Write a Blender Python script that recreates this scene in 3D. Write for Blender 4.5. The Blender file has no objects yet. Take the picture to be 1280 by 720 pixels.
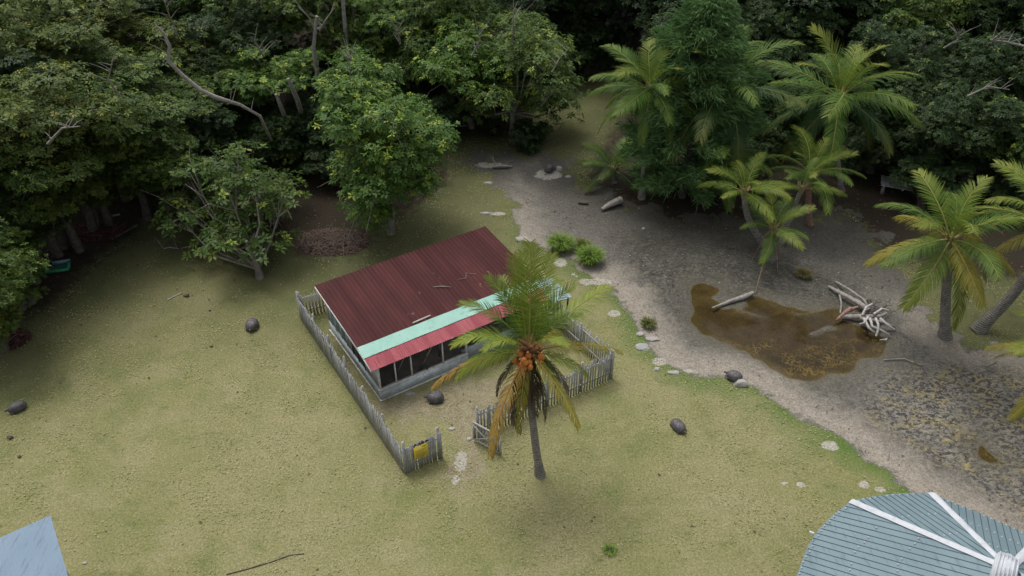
import bpy, bmesh, math, random
import numpy as np
from mathutils import Vector, Matrix, Euler
R = math.radians
random.seed(7)
rng = np.random.default_rng(7)
SC = bpy.context.scene
COL = SC.collection

# ------------------------------------------------------------------ camera, sky, sun, exposure
F, TILT, CAMH = 990.0, 37.3, 26.0
cam = bpy.data.cameras.new('camera'); camo = bpy.data.objects.new('camera', cam); COL.objects.link(camo)
cam.sensor_width = 36; cam.lens = 36 * F / 1280; cam.clip_start = 0.5; cam.clip_end = 2500
camo.location = (0, 0, CAMH); camo.rotation_euler = (R(90 - TILT), 0, 0)
SC.camera = camo
SUN_EL, SUN_AZ = 66, -35          # azimuth clockwise from +Y; the veiled sun stands beyond the trees, a little left
W = bpy.data.worlds.new('World'); SC.world = W; W.use_nodes = True
wn = W.node_tree; bg = wn.nodes['Background']
sky = wn.nodes.new('ShaderNodeTexSky'); sky.sky_type = 'NISHITA'; sky.sun_disc = False
sky.sun_elevation = R(SUN_EL); sky.sun_rotation = R(SUN_AZ); sky.dust_density = 6; sky.air_density = 1.0
hs = wn.nodes.new('ShaderNodeHueSaturation'); hs.inputs['Saturation'].default_value = 0.30
wn.links.new(sky.outputs[0], hs.inputs['Color']); wn.links.new(hs.outputs[0], bg.inputs[0])
bg.inputs[1].default_value = 0.15
sl = bpy.data.lights.new('sun', 'SUN'); sl.energy = 1.0; sl.angle = R(18); sl.color = (1, .96, .9)
so = bpy.data.objects.new('sun', sl); COL.objects.link(so)
so.rotation_euler = (R(90 - SUN_EL), 0, R(180 - SUN_AZ))
SC.view_settings.view_transform = 'Standard'; SC.view_settings.look = 'None'
SC.view_settings.exposure = 0.02; SC.view_settings.gamma = 1

# ------------------------------------------------------------------ measuring helpers
CT, ST = math.cos(R(TILT)), math.sin(R(TILT))
def at(u, v, z=0.0):
    b = -(v - 360) / F; Y = CT + b * ST; Z = -ST + b * CT; t = (z - CAMH) / Z
    return Vector(((u - 640) / F * t, Y * t, z))
def zat(u, v, Y0):
    b = -(v - 360) / F; Y = CT + b * ST; Z = -ST + b * CT; t = Y0 / Y
    return Vector(((u - 640) / F * t, Y0, CAMH + Z * t))

# ------------------------------------------------------------------ materials
def mat(name, color=(.5, .5, .5), rough=.8, attr=None, noise=None, bump=0, bscale=20, spec=.3, wave=None, transl=0):
    m = bpy.data.materials.new(name); m.use_nodes = True; nt = m.node_tree; N = nt.nodes; L = nt.links
    p = N['Principled BSDF']; p.inputs['Roughness'].default_value = rough; p.inputs['Specular IOR Level'].default_value = spec
    tc = N.new('ShaderNodeTexCoord')
    if attr:
        a = N.new('ShaderNodeAttribute'); a.attribute_name = 'col'; out = a.outputs['Color']
    else:
        c = N.new('ShaderNodeRGB'); c.outputs[0].default_value = (*color, 1); out = c.outputs[0]
    if noise:
        for (sc, lo, hi, col2) in noise:
            n = N.new('ShaderNodeTexNoise'); n.inputs['Scale'].default_value = sc; n.inputs['Detail'].default_value = 6
            n.inputs['Roughness'].default_value = .65
            L.new(tc.outputs['Object'], n.inputs['Vector'])
            mr = N.new('ShaderNodeMapRange'); mr.inputs[1].default_value = lo; mr.inputs[2].default_value = hi
            L.new(n.outputs[0], mr.inputs[0])
            mx = N.new('ShaderNodeMix'); mx.data_type = 'RGBA'
            L.new(mr.outputs[0], mx.inputs[0]); L.new(out, mx.inputs[6]); mx.inputs[7].default_value = (*col2, 1)
            out = mx.outputs[2]
    L.new(out, p.inputs['Base Color'])
    if bump:
        n = N.new('ShaderNodeTexNoise'); n.inputs['Scale'].default_value = bscale; n.inputs['Detail'].default_value = 5
        L.new(tc.outputs['Object'], n.inputs['Vector'])
        b = N.new('ShaderNodeBump'); b.inputs['Strength'].default_value = bump; b.inputs['Distance'].default_value = .05
        L.new(n.outputs[0], b.inputs['Height']); L.new(b.outputs[0], p.inputs['Normal'])
    if transl:
        t = N.new('ShaderNodeBsdfTranslucent'); ms = N.new('ShaderNodeMixShader'); ms.inputs[0].default_value = transl
        L.new(out, t.inputs[0]); L.new(p.outputs[0], ms.inputs[1]); L.new(t.outputs[0], ms.inputs[2])
        L.new(ms.outputs[0], N['Material Output'].inputs[0])
    return m
M = {}
M['leaf'] = mat('leaf', attr=1, rough=.5, spec=.22, transl=.22)
M['needle'] = mat('needle', attr=1, rough=.7, spec=.2, transl=.15)
M['bark'] = mat('bark', (.16, .14, .115), noise=[(3, .35, .65, (.28, .26, .23)), (14, .55, .7, (.06, .05, .04))], bump=.5)
M['dark_bark'] = mat('dark_bark', (.07, .06, .05), noise=[(4, .4, .65, (.14, .125, .105))], bump=.5)
M['dead_wood'] = mat('dead_wood', (.36, .34, .31), noise=[(6, .4, .65, (.2, .18, .16)), (25, .6, .7, (.09, .08, .07))], bump=.5)
M['palm_bark'] = mat('palm_bark', (.24, .22, .2), noise=[(2.5, .4, .62, (.36, .34, .31)), (9, .52, .68, (.1, .09, .08))], bump=.6)
M['red_bark'] = mat('red_bark', (.26, .13, .09), noise=[(6, .4, .65, (.38, .27, .22)), (20, .55, .7, (.1, .05, .04))], bump=.6)
M['frond'] = mat('frond', attr=1, rough=.5, spec=.2, transl=.32)
M['coconut'] = mat('coconut', (.55, .16, .035), rough=.45, noise=[(3, .4, .7, (.62, .3, .07))])
M['fence'] = mat('fence_wood', (.29, .295, .295), noise=[(5, .4, .65, (.43, .435, .44)), (30, .58, .72, (.13, .13, .125)), (1.1, .5, .7, (.24, .23, .19))], bump=.4)
M['fence_pale'] = mat('fence_wood_pale', (.40, .39, .36), noise=[(6, .4, .65, (.5, .48, .43)), (30, .55, .7, (.18, .17, .15))], bump=.3)
def ring_bark(m):
    nt = m.node_tree; N = nt.nodes; L = nt.links; p = N['Principled BSDF']; src = p.inputs['Base Color'].links[0].from_socket
    tc = N.new('ShaderNodeTexCoord'); w = N.new('ShaderNodeTexWave'); w.bands_direction = 'Z'; w.inputs['Scale'].default_value = 3.2; w.inputs['Distortion'].default_value = 2.5; w.inputs['Detail'].default_value = 3
    L.new(tc.outputs['Object'], w.inputs['Vector']); r = N.new('ShaderNodeMapRange'); r.inputs[1].default_value = .1; r.inputs[2].default_value = .5; r.inputs[3].default_value = .45; r.inputs[4].default_value = 1.1; L.new(w.outputs[0], r.inputs[0])
    x = N.new('ShaderNodeMix'); x.data_type = 'RGBA'; x.blend_type = 'MULTIPLY'; x.inputs[0].default_value = 1; L.new(src, x.inputs[6]); L.new(r.outputs[0], x.inputs[7]); L.new(x.outputs[2], p.inputs['Base Color'])
ring_bark(M['palm_bark'])

def setup_attr_mats(): pass

# ------------------------------------------------------------------ mesh builder (numpy)
class MB:
    def __init__(s): s.v = []; s.n = 0; s.f = []; s.fm = []; s.fc = []
    def add(s, V, Fq, m=0, col=None):
        V = np.asarray(V, float).reshape(-1, 3)
        Fq = np.asarray(Fq, int)
        if Fq.size == 0: return
        s.v.append(V); s.f.append(Fq + s.n); s.n += len(V)
        s.fm.append(np.full(len(Fq), m))
        if col is None: col = (.5, .5, .5)
        c = np.asarray(col, float)
        s.fc.append(np.broadcast_to(c, (len(Fq), 3)) if c.ndim == 1 else c)
    def box(s, x0, x1, y0, y1, z0, z1, m=0, M4=None, col=None):
        V = np.array([(x, y, z) for z in (z0, z1) for y in (y0, y1) for x in (x0, x1)], float)
        if M4 is not None:
            A = np.array(M4); V = V @ A[:3, :3].T + A[:3, 3]
        s.add(V, [(0, 2, 3, 1), (4, 5, 7, 6), (0, 1, 5, 4), (2, 6, 7, 3), (0, 4, 6, 2), (1, 3, 7, 5)], m, col)
    def beam(s, a, b, w, h, m=0, col=None):
        a = Vector(a); b = Vector(b); d = b - a; L_ = d.length
        q = d.to_track_quat('X', 'Z').to_matrix().to_4x4(); q.translation = a
        s.box(0, L_, -w / 2, w / 2, -h / 2, h / 2, m, q, col)
    def tube(s, pts, rad, k=7, m=0, col=None, cap=True, lump=0):
        pts = [Vector(p) for p in pts]; n = len(pts)
        if not hasattr(rad, '__len__'): rad = [rad] * n
        V = []; ref = Vector((.31, .87, .12))
        for i, p in enumerate(pts):
            t = (pts[min(i + 1, n - 1)] - pts[max(i - 1, 0)])
            t = t.normalized() if t.length > 1e-9 else Vector((0, 0, 1))
            x = t.cross(ref);
            if x.length < .05: x = t.cross(Vector((1, 0, 0)))
            x.normalize(); y = t.cross(x)
            for j in range(k):
                a = 2 * math.pi * j / k; r = rad[i] * (1 + lump * (random.random() - .5))
                V.append(p + x * math.cos(a) * r + y * math.sin(a) * r)
        Fq = [(i * k + j, i * k + (j + 1) % k, (i + 1) * k + (j + 1) % k, (i + 1) * k + j) for i in range(n - 1) for j in range(k)]
        s.add([tuple(v) for v in V], Fq, m, col)
        if cap:
            for i in (0, n - 1):
                c = pts[i]; base = [tuple(v) for v in V[i * k:(i + 1) * k]] + [tuple(c)]
                s.add(base, [(j, (j + 1) % k, k, k) for j in range(k)], m, col)
    def build(s, name, mats, parent=None, smooth=False, loc=None):
        if not isinstance(mats, (list, tuple)): mats = [mats]
        V = np.concatenate(s.v); Q = np.concatenate(s.f)
        me = bpy.data.meshes.new(name)
        tri = Q[:, 3] == Q[:, 2]
        tot = np.where(tri, 3, 4); start = np.concatenate([[0], np.cumsum(tot)[:-1]])
        mask = np.ones(Q.shape, bool); mask[tri, 3] = False
        loops = Q[mask]
        me.vertices.add(len(V)); me.vertices.foreach_set('co', V.ravel())
        me.loops.add(len(loops)); me.loops.foreach_set('vertex_index', loops.astype(np.int32))
        me.polygons.add(len(Q)); me.polygons.foreach_set('loop_start', start.astype(np.int32)); me.polygons.foreach_set('loop_total', tot.astype(np.int32))
        me.polygons.foreach_set('material_index', np.concatenate(s.fm).astype(np.int32))
        if smooth: me.polygons.foreach_set('use_smooth', np.ones(len(Q), bool))
        me.update(calc_edges=True)
        fc = np.concatenate(s.fc); a = me.attributes.new('col', 'FLOAT_COLOR', 'FACE')
        a.data.foreach_set('color', np.concatenate([fc, np.ones((len(fc), 1))], 1).ravel())
        for m in mats: me.materials.append(m)
        me.validate()
        o = bpy.data.objects.new(name, me); COL.objects.link(o)
        if parent is not None: o.parent = parent
        if loc is not None: o.location = loc
        return o

def tag(o, label=None, cat=None, group=None, kind=None):
    if label: o['label'] = label
    if cat: o['category'] = cat
    if group: o['group'] = group
    if kind: o['kind'] = kind
    return o
def empty(name, loc, rz=0, label=None, cat=None, group=None):
    o = bpy.data.objects.new(name, None); COL.objects.link(o); o.location = loc; o.rotation_euler = (0, 0, rz)
    o.empty_display_size = .2
    return tag(o, label, cat, group)
def copy_tree(o, parent=None):
    c = o.copy(); COL.objects.link(c); c.parent = parent
    for ch in [x for x in bpy.data.objects if x.parent == o]: copy_tree(ch, c)
    return c

# ------------------------------------------------------------------ ground
def poly_sd(P, poly):
    """signed distance to polygon, + inside"""
    x, y = P[:, 0], P[:, 1]; n = len(poly); d = np.full(len(P), 1e9); ins = np.zeros(len(P), bool)
    for i in range(n):
        ax, ay = poly[i][0], poly[i][1]; bx, by = poly[(i + 1) % n][0], poly[(i + 1) % n][1]
        ex, ey = bx - ax, by - ay; wx, wy = x - ax, y - ay
        t = np.clip((wx * ex + wy * ey) / (ex * ex + ey * ey + 1e-12), 0, 1)
        d = np.minimum(d, np.hypot(wx - ex * t, wy - ey * t))
        c = ((ay > y) != (by > y)) & (x < (bx - ax) * (y - ay) / (by - ay + 1e-12) + ax)
        ins ^= c
    return np.where(ins, d, -d)
def G(l): return [at(u, v) for u, v in l]
POLY = dict(
 mud=G([(583,193),(640,187),(700,198),(722,225),(760,240),(800,262),(900,270),(960,262),(1040,262),(1095,290),(1120,330),(1150,385),(1200,425),(1290,445),(1500,460),(1500,800),(1180,640),(1130,612),(1112,592),(1078,572),(1052,547),(990,520),(948,487),(905,472),(870,471),(832,458),(806,432),(792,402),(768,367),(745,347),(720,332),(690,318),(655,300),(640,265),(630,235),(600,210)]),
 pond=G([(868,365),(900,372),(925,380),(945,368),(985,378),(1020,386),(1050,384),(1078,402),(1100,416),(1108,440),(1080,452),(1060,462),(1035,474),(1003,476),(975,464),(950,450),(915,436),(880,418),(864,395)]),
 puddle=G([(1215,548),(1228,545),(1240,562),(1256,574),(1250,584),(1234,578),(1222,565)]),
 puddle2=G([(862,362),(872,350),(895,352),(905,360),(890,372),(868,374)]),
 algae=G([(1075,500),(1110,462),(1180,450),(1300,452),(1500,480),(1500,800),(1290,668),(1210,612),(1150,575),(1100,540)]),
 ripple=G([(775,300),(850,285),(940,300),(1000,330),(1060,350),(1060,385),(985,378),(930,380),(868,365),(862,400),(840,395),(800,350)]),
 open=G([(-700,440),(0,408),(70,378),(110,335),(170,290),(200,240),(260,228),(330,285),(385,322),(440,318),(475,290),(560,230),(560,165),(630,172),(672,130),(690,85),(785,85),(775,150),(735,220),(760,245),(850,280),(960,270),(1060,262),(1110,318),(1200,345),(1500,350),(1500,1500),(-700,1500)]),
 dirt=G([(420,430),(470,500),(520,490),(600,470),(640,470),(625,520),(600,535),(596,560),(618,590),(590,612),(555,612),(548,590),(570,560),(556,530),(500,530),(470,520),(432,470),(400,425)]),
)
ROCKS = [(575,578,.34,.75),(570,600,.2,.3),(768,392,.42,.35),(825,452,.5,.35),(1080,606,.3,.25),(1100,612,.3,.2),(980,604,.2,.12),(1000,606,.25,.2),(620,267,.8,.25),(745,352,1.3,.35),(700,328,.5,.5),(612,206,1.2,.5),(655,298,.3,.35),(1037,557,.42,.35),(685,218,1.1,.8),(720,345,.15,.15),(732,355,.2,.15),(860,463,.35,.2),(515,492,.22,.12)]
def build_ground():
    def axis(lo, hi, step, far):
        a = list(np.arange(lo, hi + 1e-6, step)); s = step
        b = [hi]
        while b[-1] < far: s *= 1.25; b.append(b[-1] + s)
        s = step; c = [lo]
        while c[-1] > -far: s *= 1.25; c.append(c[-1] - s)
        return np.array(c[:0:-1] + a + b[1:])
    xs = axis(-22, 24, .16, 900); ys = axis(16, 50, .16, 900)
    X, Y = np.meshgrid(xs, ys); P = np.stack([X.ravel(), Y.ravel()], 1)
    d = {k: poly_sd(P, v) for k, v in POLY.items()}
    # gentle undulation from summed sines
    Z = .05 * np.sin(P[:, 0] * .31 + 1) * np.sin(P[:, 1] * .27) * (np.abs(P[:, 0]) < 60)
    Z = Z * 0
    sm = lambda t: np.clip(t, 0, 1) ** 2 * (3 - 2 * np.clip(t, 0, 1))
    wob = .25 * np.sin(P[:, 0] * 2.1 + np.sin(P[:, 1] * 1.3)) + .18 * np.sin(P[:, 1] * 3.7 + P[:, 0] * 1.9) + .12 * np.sin(P[:, 0] * 5.3 - P[:, 1] * 4.1)
    pond = np.maximum(np.maximum(d['pond'], d['puddle'] ), d['puddle2'])
    pw = pond + wob * .55
    for (u, v, rx, ry, h) in [(1028,412,1.0,.36,.5),(948,391,1.0,.2,.2),(1000,389,.9,.12,.2),(908,381,1.0,.16,.35),(1062,396,.3,.5,.3)]:
        c = at(u, v); q = ((P[:, 0] - c.x + .3 * np.sin(P[:, 1] * 4)) / rx) ** 2 + ((P[:, 1] - c.y + .2 * np.sin(P[:, 0] * 3)) / ry) ** 2
        wq = np.exp(-q) ; pw = pw * (1 - wq) - (h * 1.2) * wq
    Z -= .16 * sm((pw + .35) / 1.0)
    Z -= .03 * sm(d['mud'] / .4)
    Z += .012 * np.sin(P[:, 0] * 3.1) * np.sin(P[:, 1] * 2.7) * sm(d['mud'])
    Z += rng.normal(size=len(P)) * (.022 * sm(d['algae'] / 2) + .007 * sm(d['mud'])) * (pw < -.5)
    rk = np.full(len(P), -1.0)
    for (u, v, rx, ry) in ROCKS:
        c = at(u, v); q = 1 - np.hypot((P[:, 0] - c.x) / rx, (P[:, 1] - c.y) / ry); rk = np.maximum(rk, q)
    nx, ny = len(xs), len(ys)
    idx = np.arange(nx * ny).reshape(ny, nx)
    Q = np.stack([idx[:-1, :-1], idx[:-1, 1:], idx[1:, 1:], idx[1:, :-1]], -1).reshape(-1, 4)
    me = bpy.data.meshes.new('ground')
    me.vertices.add(len(P)); me.vertices.foreach_set('co', np.column_stack([P, Z]).ravel())
    me.loops.add(Q.size); me.loops.foreach_set('vertex_index', Q.ravel().astype(np.int32))
    me.polygons.add(len(Q)); me.polygons.foreach_set('loop_start', np.arange(0, Q.size, 4, dtype=np.int32)); me.polygons.foreach_set('loop_total', np.full(len(Q), 4, np.int32))
    me.polygons.foreach_set('use_smooth', np.ones(len(Q), bool)); me.update(calc_edges=True)
    for k, a in (('d_mud', d['mud']), ('d_pond', pw), ('d_algae', d['algae']), ('d_ripple', d['ripple']), ('d_open', d['open']), ('d_dirt', d['dirt']), ('d_rock', rk)):
        at_ = me.attributes.new(k, 'FLOAT', 'POINT'); at_.data.foreach_set('value', np.clip(a, -30, 30).astype(np.float32))
    o = bpy.data.objects.new('ground', me); COL.objects.link(o); tag(o, kind='structure')
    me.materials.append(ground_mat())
    return o

def ground_mat():
    m = bpy.data.materials.new('ground'); m.use_nodes = True; nt = m.node_tree; N = nt.nodes; L = nt.links
    p = N['Principled BSDF']; p.inputs['Specular IOR Level'].default_value = .2
    geo = N.new('ShaderNodeNewGeometry'); POS = geo.outputs['Position']
    def val(x): return x
    def setin(s, v):
        if isinstance(v, (int, float)): s.default_value = v
        elif isinstance(v, tuple): s.default_value = (*v, 1) if len(v) == 3 else v
        else: L.new(v, s)
    def A(n): a = N.new('ShaderNodeAttribute'); a.attribute_name = n; return a.outputs['Fac']
    def noise(sc, det=5, rough=.6, vec=None, dist=0):
        n = N.new('ShaderNodeTexNoise'); n.inputs['Scale'].default_value = sc; n.inputs['Detail'].default_value = det
        n.inputs['Roughness'].default_value = rough; n.inputs['Distortion'].default_value = dist
        L.new(vec or POS, n.inputs['Vector']); return n.outputs[0]
    def math_(op, a, b=0.0, clamp=False):
        n = N.new('ShaderNodeMath'); n.operation = op; setin(n.inputs[0], a); setin(n.inputs[1], b); n.use_clamp = clamp; return n.outputs[0]
    def rng_(x, lo, hi, a=0.0, b=1.0):
        n = N.new('ShaderNodeMapRange'); setin(n.inputs[0], x); n.inputs[1].default_value = lo; n.inputs[2].default_value = hi
        n.inputs[3].default_value = a; n.inputs[4].default_value = b; return n.outputs[0]
    def mix(f, a, b, mode='MIX'):
        n = N.new('ShaderNodeMix'); n.data_type = 'RGBA'; n.blend_type = mode; setin(n.inputs[0], f); setin(n.inputs[6], a); setin(n.inputs[7], b); return n.outputs[2]
    def scalev(v, sx, sy, sz):
        n = N.new('ShaderNodeMapping'); n.inputs['Scale'].default_value = (sx, sy, sz); L.new(v, n.inputs[0]); return n.outputs[0]
    dm, dp, da, dr, do, dd, dk = map(A, ('d_mud', 'd_pond', 'd_algae', 'd_ripple', 'd_open', 'd_dirt', 'd_rock'))
    n_big = noise(.16, 4, .6); n_mid = noise(.55, 5, .6); n_mid2 = noise(.9, 5, .65, scalev(POS, 1, 1.3, 1)); n_small = noise(2.2, 5, .7)
    n_fine = noise(11, 3, .8); n_edge = noise(1.6, 6, .7)
    # grass
    g = mix(rng_(n_mid, .42, .62), (.218, .215, .095), (.165, .185, .07))
    g = mix(rng_(n_big, .38, .62), g, (.25, .236, .122))
    g = mix(math_('MULTIPLY', rng_(n_mid2, .56, .70), .65), g, (.12, .145, .048))
    g = mix(math_('MULTIPLY', rng_(n_small, .5, .75), .55), g, (.34, .30, .175))
    g = mix(math_('MULTIPLY', rng_(noise(.33, 4, .65, scalev(POS, 1, 1.4, 1)), .53, .66), .5), g, (.295, .27, .155))
    g = mix(math_('MULTIPLY', rng_(noise(.28, 5, .7, scalev(POS, 1.1, .9, 1), .3), .56, .68), .45), g, (.12, .145, .05))
    # grass greener along the mud, where it is wet
    gm = math_('MULTIPLY', math_('MULTIPLY', rng_(math_('ADD', dm, math_('MULTIPLY', n_mid, 3.0)), .1, 1.6), .8), rng_(do, 4, 8))
    g = mix(gm, g, (.085, .15, .035))
    # dull grass towards the trees, with their shade also put into the colour
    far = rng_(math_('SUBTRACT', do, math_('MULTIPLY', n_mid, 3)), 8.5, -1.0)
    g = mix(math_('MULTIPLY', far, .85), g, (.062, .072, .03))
    # bare soil in the pen
    wd = rng_(math_('ADD', dd, math_('MULTIPLY', math_('SUBTRACT', n_edge, .5), 2.6)), -.15, .5)
    g = mix(math_('MULTIPLY', wd, .75), g, mix(rng_(n_small, .3, .7), (.20, .165, .11), (.33, .29, .22)))
    # leaf litter under the forest
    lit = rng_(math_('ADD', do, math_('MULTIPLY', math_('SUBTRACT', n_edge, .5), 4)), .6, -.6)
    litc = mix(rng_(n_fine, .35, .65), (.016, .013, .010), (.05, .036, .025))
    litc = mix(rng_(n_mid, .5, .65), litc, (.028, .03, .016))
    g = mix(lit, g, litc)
    # mud
    mud = mix(rng_(n_mid, .35, .65), (.125, .119, .110), (.198, .187, .170))
    mud = mix(rng_(noise(3.3, 6, .75), .5, .68), mud, (.12, .108, .095))
    mud = mix(math_('MULTIPLY', rng_(noise(7, 5, .8), .54, .62), .85), mud, (.06, .055, .05))
    # ripples: contours that follow the shore
    cx = N.new('ShaderNodeCombineXYZ'); sp = N.new('ShaderNodeSeparateXYZ'); L.new(POS, sp.inputs[0])
    L.new(math_('MULTIPLY', dp, 7.0), cx.inputs[0]); L.new(math_('MULTIPLY', sp.outputs[0], 2.0), cx.inputs[1]); L.new(math_('MULTIPLY', sp.outputs[1], 2.0), cx.inputs[2])
    rip = noise(.8, 5, .72, cx.outputs[0], .25)
    near = rng_(math_('ADD', dp, n_edge), -4.5, -.6)
    rmask = math_('MAXIMUM', rng_(math_('ADD', dr, math_('MULTIPLY', n_mid, 2)), .0, 1.8), math_('MULTIPLY', near, .6))
    mud = mix(math_('MULTIPLY', rng_(math_('ADD', dr, n_small), -.6, 1.2), .6), mud, (.095, .092, .078))
    mud = mix(math_('MULTIPLY', rmask, math_('MULTIPLY', rng_(rip, .50, .60), rng_(n_small, .35, .6))), mud, (.045, .043, .038))
    mud = mix(math_('MULTIPLY', math_('MULTIPLY', rmask, rng_(rip, .47, .36)), .5), mud, (.20, .19, .155))
    # churned wet mud with yellow algae
    am = rng_(math_('ADD', da, math_('MULTIPLY', math_('SUBTRACT', n_mid, .5), 6)), -.4, 1.0)
    churn = noise(3.8, 5, .72, scalev(POS, 1, 1.5, 1), .6)
    ac = mix(rng_(churn, .44, .54), (.06, .057, .064), (.26, .245, .21))
    ac = mix(math_('MULTIPLY', rng_(n_mid2, .48, .6), rng_(churn, .47, .55)), ac, (.33, .27, .12))
    mud = mix(math_('MULTIPLY', am, .9), mud, ac)
    sp2 = rng_(noise(4.6, 6, .75, scalev(POS, 1, 1.6, 1), .4), .47, .56)
    mud = mix(math_('MULTIPLY', math_('MULTIPLY', rng_(math_('ADD', dr, math_('MULTIPLY', n_mid, 3)), -.5, 2.0), sp2), .75), mud, (.04, .039, .036))
    mud = mix(math_('MULTIPLY', math_('MULTIPLY', rng_(math_('ADD', dr, math_('MULTIPLY', n_mid2, 3)), -.5, 2.0), rng_(n_small, .56, .66)), .6), mud, (.24, .225, .16))
    # wet dark towards water, then submerged bottom
    mud = mix(math_('MULTIPLY', rng_(math_('ADD', dp, math_('MULTIPLY', math_('SUBTRACT', n_small, .5), 1.6)), -1.1, .05), .75), mud, (.105, .095, .07))
    # forest side of the mud is darker soil
    mud = mix(math_('MULTIPLY', rng_(math_('SUBTRACT', do, math_('MULTIPLY', n_mid, 3)), 3.2, -.8), .85), mud, (.055, .052, .042))
    mud = mix(math_('MULTIPLY', rng_(n_mid, .48, .66), .5), mud, (.11, .105, .098))
    vor = N.new('ShaderNodeTexVoronoi'); vor.feature = 'DISTANCE_TO_EDGE'; vor.inputs['Scale'].default_value = 3.3
    dv = N.new('ShaderNodeVectorMath'); dv.operation = 'MULTIPLY_ADD'
    nn = N.new('ShaderNodeTexNoise'); nn.inputs['Scale'].default_value = 1.7; nn.inputs['Detail'].default_value = 4; L.new(POS, nn.inputs['Vector'])
    L.new(nn.outputs['Color'], dv.inputs[0]); dv.inputs[1].default_value = (.9, .9, .9); L.new(scalev(POS, 1.5, 1, 1), dv.inputs[2]); L.new(dv.outputs[0], vor.inputs['Vector'])
    bot = mix(rng_(vor.outputs['Distance'], .0, .14), (.36, .28, .11), (.066, .052, .027))
    bot = mix(rng_(n_mid2, .36, .58), bot, (.042, .032, .02))
    bot = mix(rng_(math_('ADD', sp.outputs[1], math_('MULTIPLY', n_mid2, 3)), 30.4, 31.8), bot, mix(rng_(n_small, .35, .65), (.045, .034, .021), (.085, .062, .036)))
    shal = rng_(dp, .8, .05)
    bot = mix(math_('MULTIPLY', shal, .75), bot, (.135, .115, .068))
    mud = mix(rng_(math_('ADD', dp, math_('MULTIPLY', math_('SUBTRACT', n_small, .5), .5)), -.02, .12), mud, bot)
    em = math_('ADD', dm, math_('ADD', math_('MULTIPLY', math_('SUBTRACT', n_edge, .5), 1.7), math_('MULTIPLY', math_('MULTIPLY', math_('SUBTRACT', n_mid, .5), rng_(do, 9, 4)), 9.0)))
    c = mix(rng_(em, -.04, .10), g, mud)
    # pale bald rim
    rim = math_('MULTIPLY', rng_(em, .05, .3), rng_(em, 2.4, .9))
    c = mix(math_('MULTIPLY', math_('MULTIPLY', rim, rng_(do, 3, 7)), .75), c, mix(rng_(n_small, .35, .65), (.30, .265, .225), (.39, .35, .305)))
    # limestone patches
    rk = rng_(math_('ADD', dk, math_('MULTIPLY', math_('SUBTRACT', n_small, .5), 1.3)), .12, .3)
    c = mix(math_('MULTIPLY', rk, .9), c, mix(rng_(n_fine, .3, .7), (.33, .31, .28), (.45, .43, .39)))
    # grain
    c = mix(1.0, c, mix(rng_(n_fine, .25, .75), (.5, .5, .48), (1.45, 1.45, 1.42)), 'MULTIPLY')
    c = mix(1.0, c, mix(rng_(noise(32, 2, .8), .3, .7), (.62, .62, .6), (1.38, 1.38, 1.36)), 'MULTIPLY')
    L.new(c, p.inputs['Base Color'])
    L.new(rng_(dp, -1.2, -.1, .92, .45), p.inputs['Roughness'])
    h = math_('ADD', math_('MULTIPLY', n_fine, .5), math_('MULTIPLY', math_('MULTIPLY', rip, rmask), 2.0))
    h = math_('ADD', h, math_('MULTIPLY', math_('MULTIPLY', churn, am), 2.0))
    b = N.new('ShaderNodeBump'); b.inputs['Strength'].default_value = .6; b.inputs['Distance'].default_value = .08
    L.new(h, b.inputs['Height']); L.new(b.outputs[0], p.inputs['Normal'])
    return m
build_ground()

def build_water():
    m = bpy.data.materials.new('pond_water'); m.use_nodes = True; nt = m.node_tree; N = nt.nodes; L = nt.links
    for n in list(N):
        if n.type == 'BSDF_PRINCIPLED': N.remove(n)
    out = N['Material Output']; tr = N.new('ShaderNodeBsdfTransparent'); tr.inputs[0].default_value = (.86, .80, .62, 1)
    gl = N.new('ShaderNodeBsdfGlossy'); gl.inputs['Roughness'].default_value = .06
    fr = N.new('ShaderNodeFresnel'); fr.inputs[0].default_value = 1.33
    ms = N.new('ShaderNodeMixShader'); L.new(fr.outputs[0], ms.inputs[0]); L.new(tr.outputs[0], ms.inputs[1]); L.new(gl.outputs[0], ms.inputs[2])
    tc = N.new('ShaderNodeTexCoord'); n = N.new('ShaderNodeTexNoise'); n.inputs['Scale'].default_value = 2.5; L.new(tc.outputs['Object'], n.inputs['Vector'])
    b = N.new('ShaderNodeBump'); b.inputs['Strength'].default_value = .2; L.new(n.outputs[0], b.inputs['Height'])
    L.new(b.outputs[0], gl.inputs['Normal']); L.new(b.outputs[0], fr.inputs['Normal']); L.new(ms.outputs[0], out.inputs[0])
    for nm, (u0, u1, v0, v1) in (('pond_water', (830, 1125, 340, 486)), ('puddle_water', (1205, 1265, 540, 590))):
        a, b_, c, d_ = at(u0, v1), at(u1, v1), at(u1, v0), at(u0, v0)
        mb = MB(); z = -.098
        mb.add([(a.x, a.y, z), (b_.x, b_.y, z), (c.x, c.y, z), (d_.x, d_.y, z)], [(0, 1, 2, 3)])
        tag(mb.build(nm, m), kind='structure')
build_water()

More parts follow.
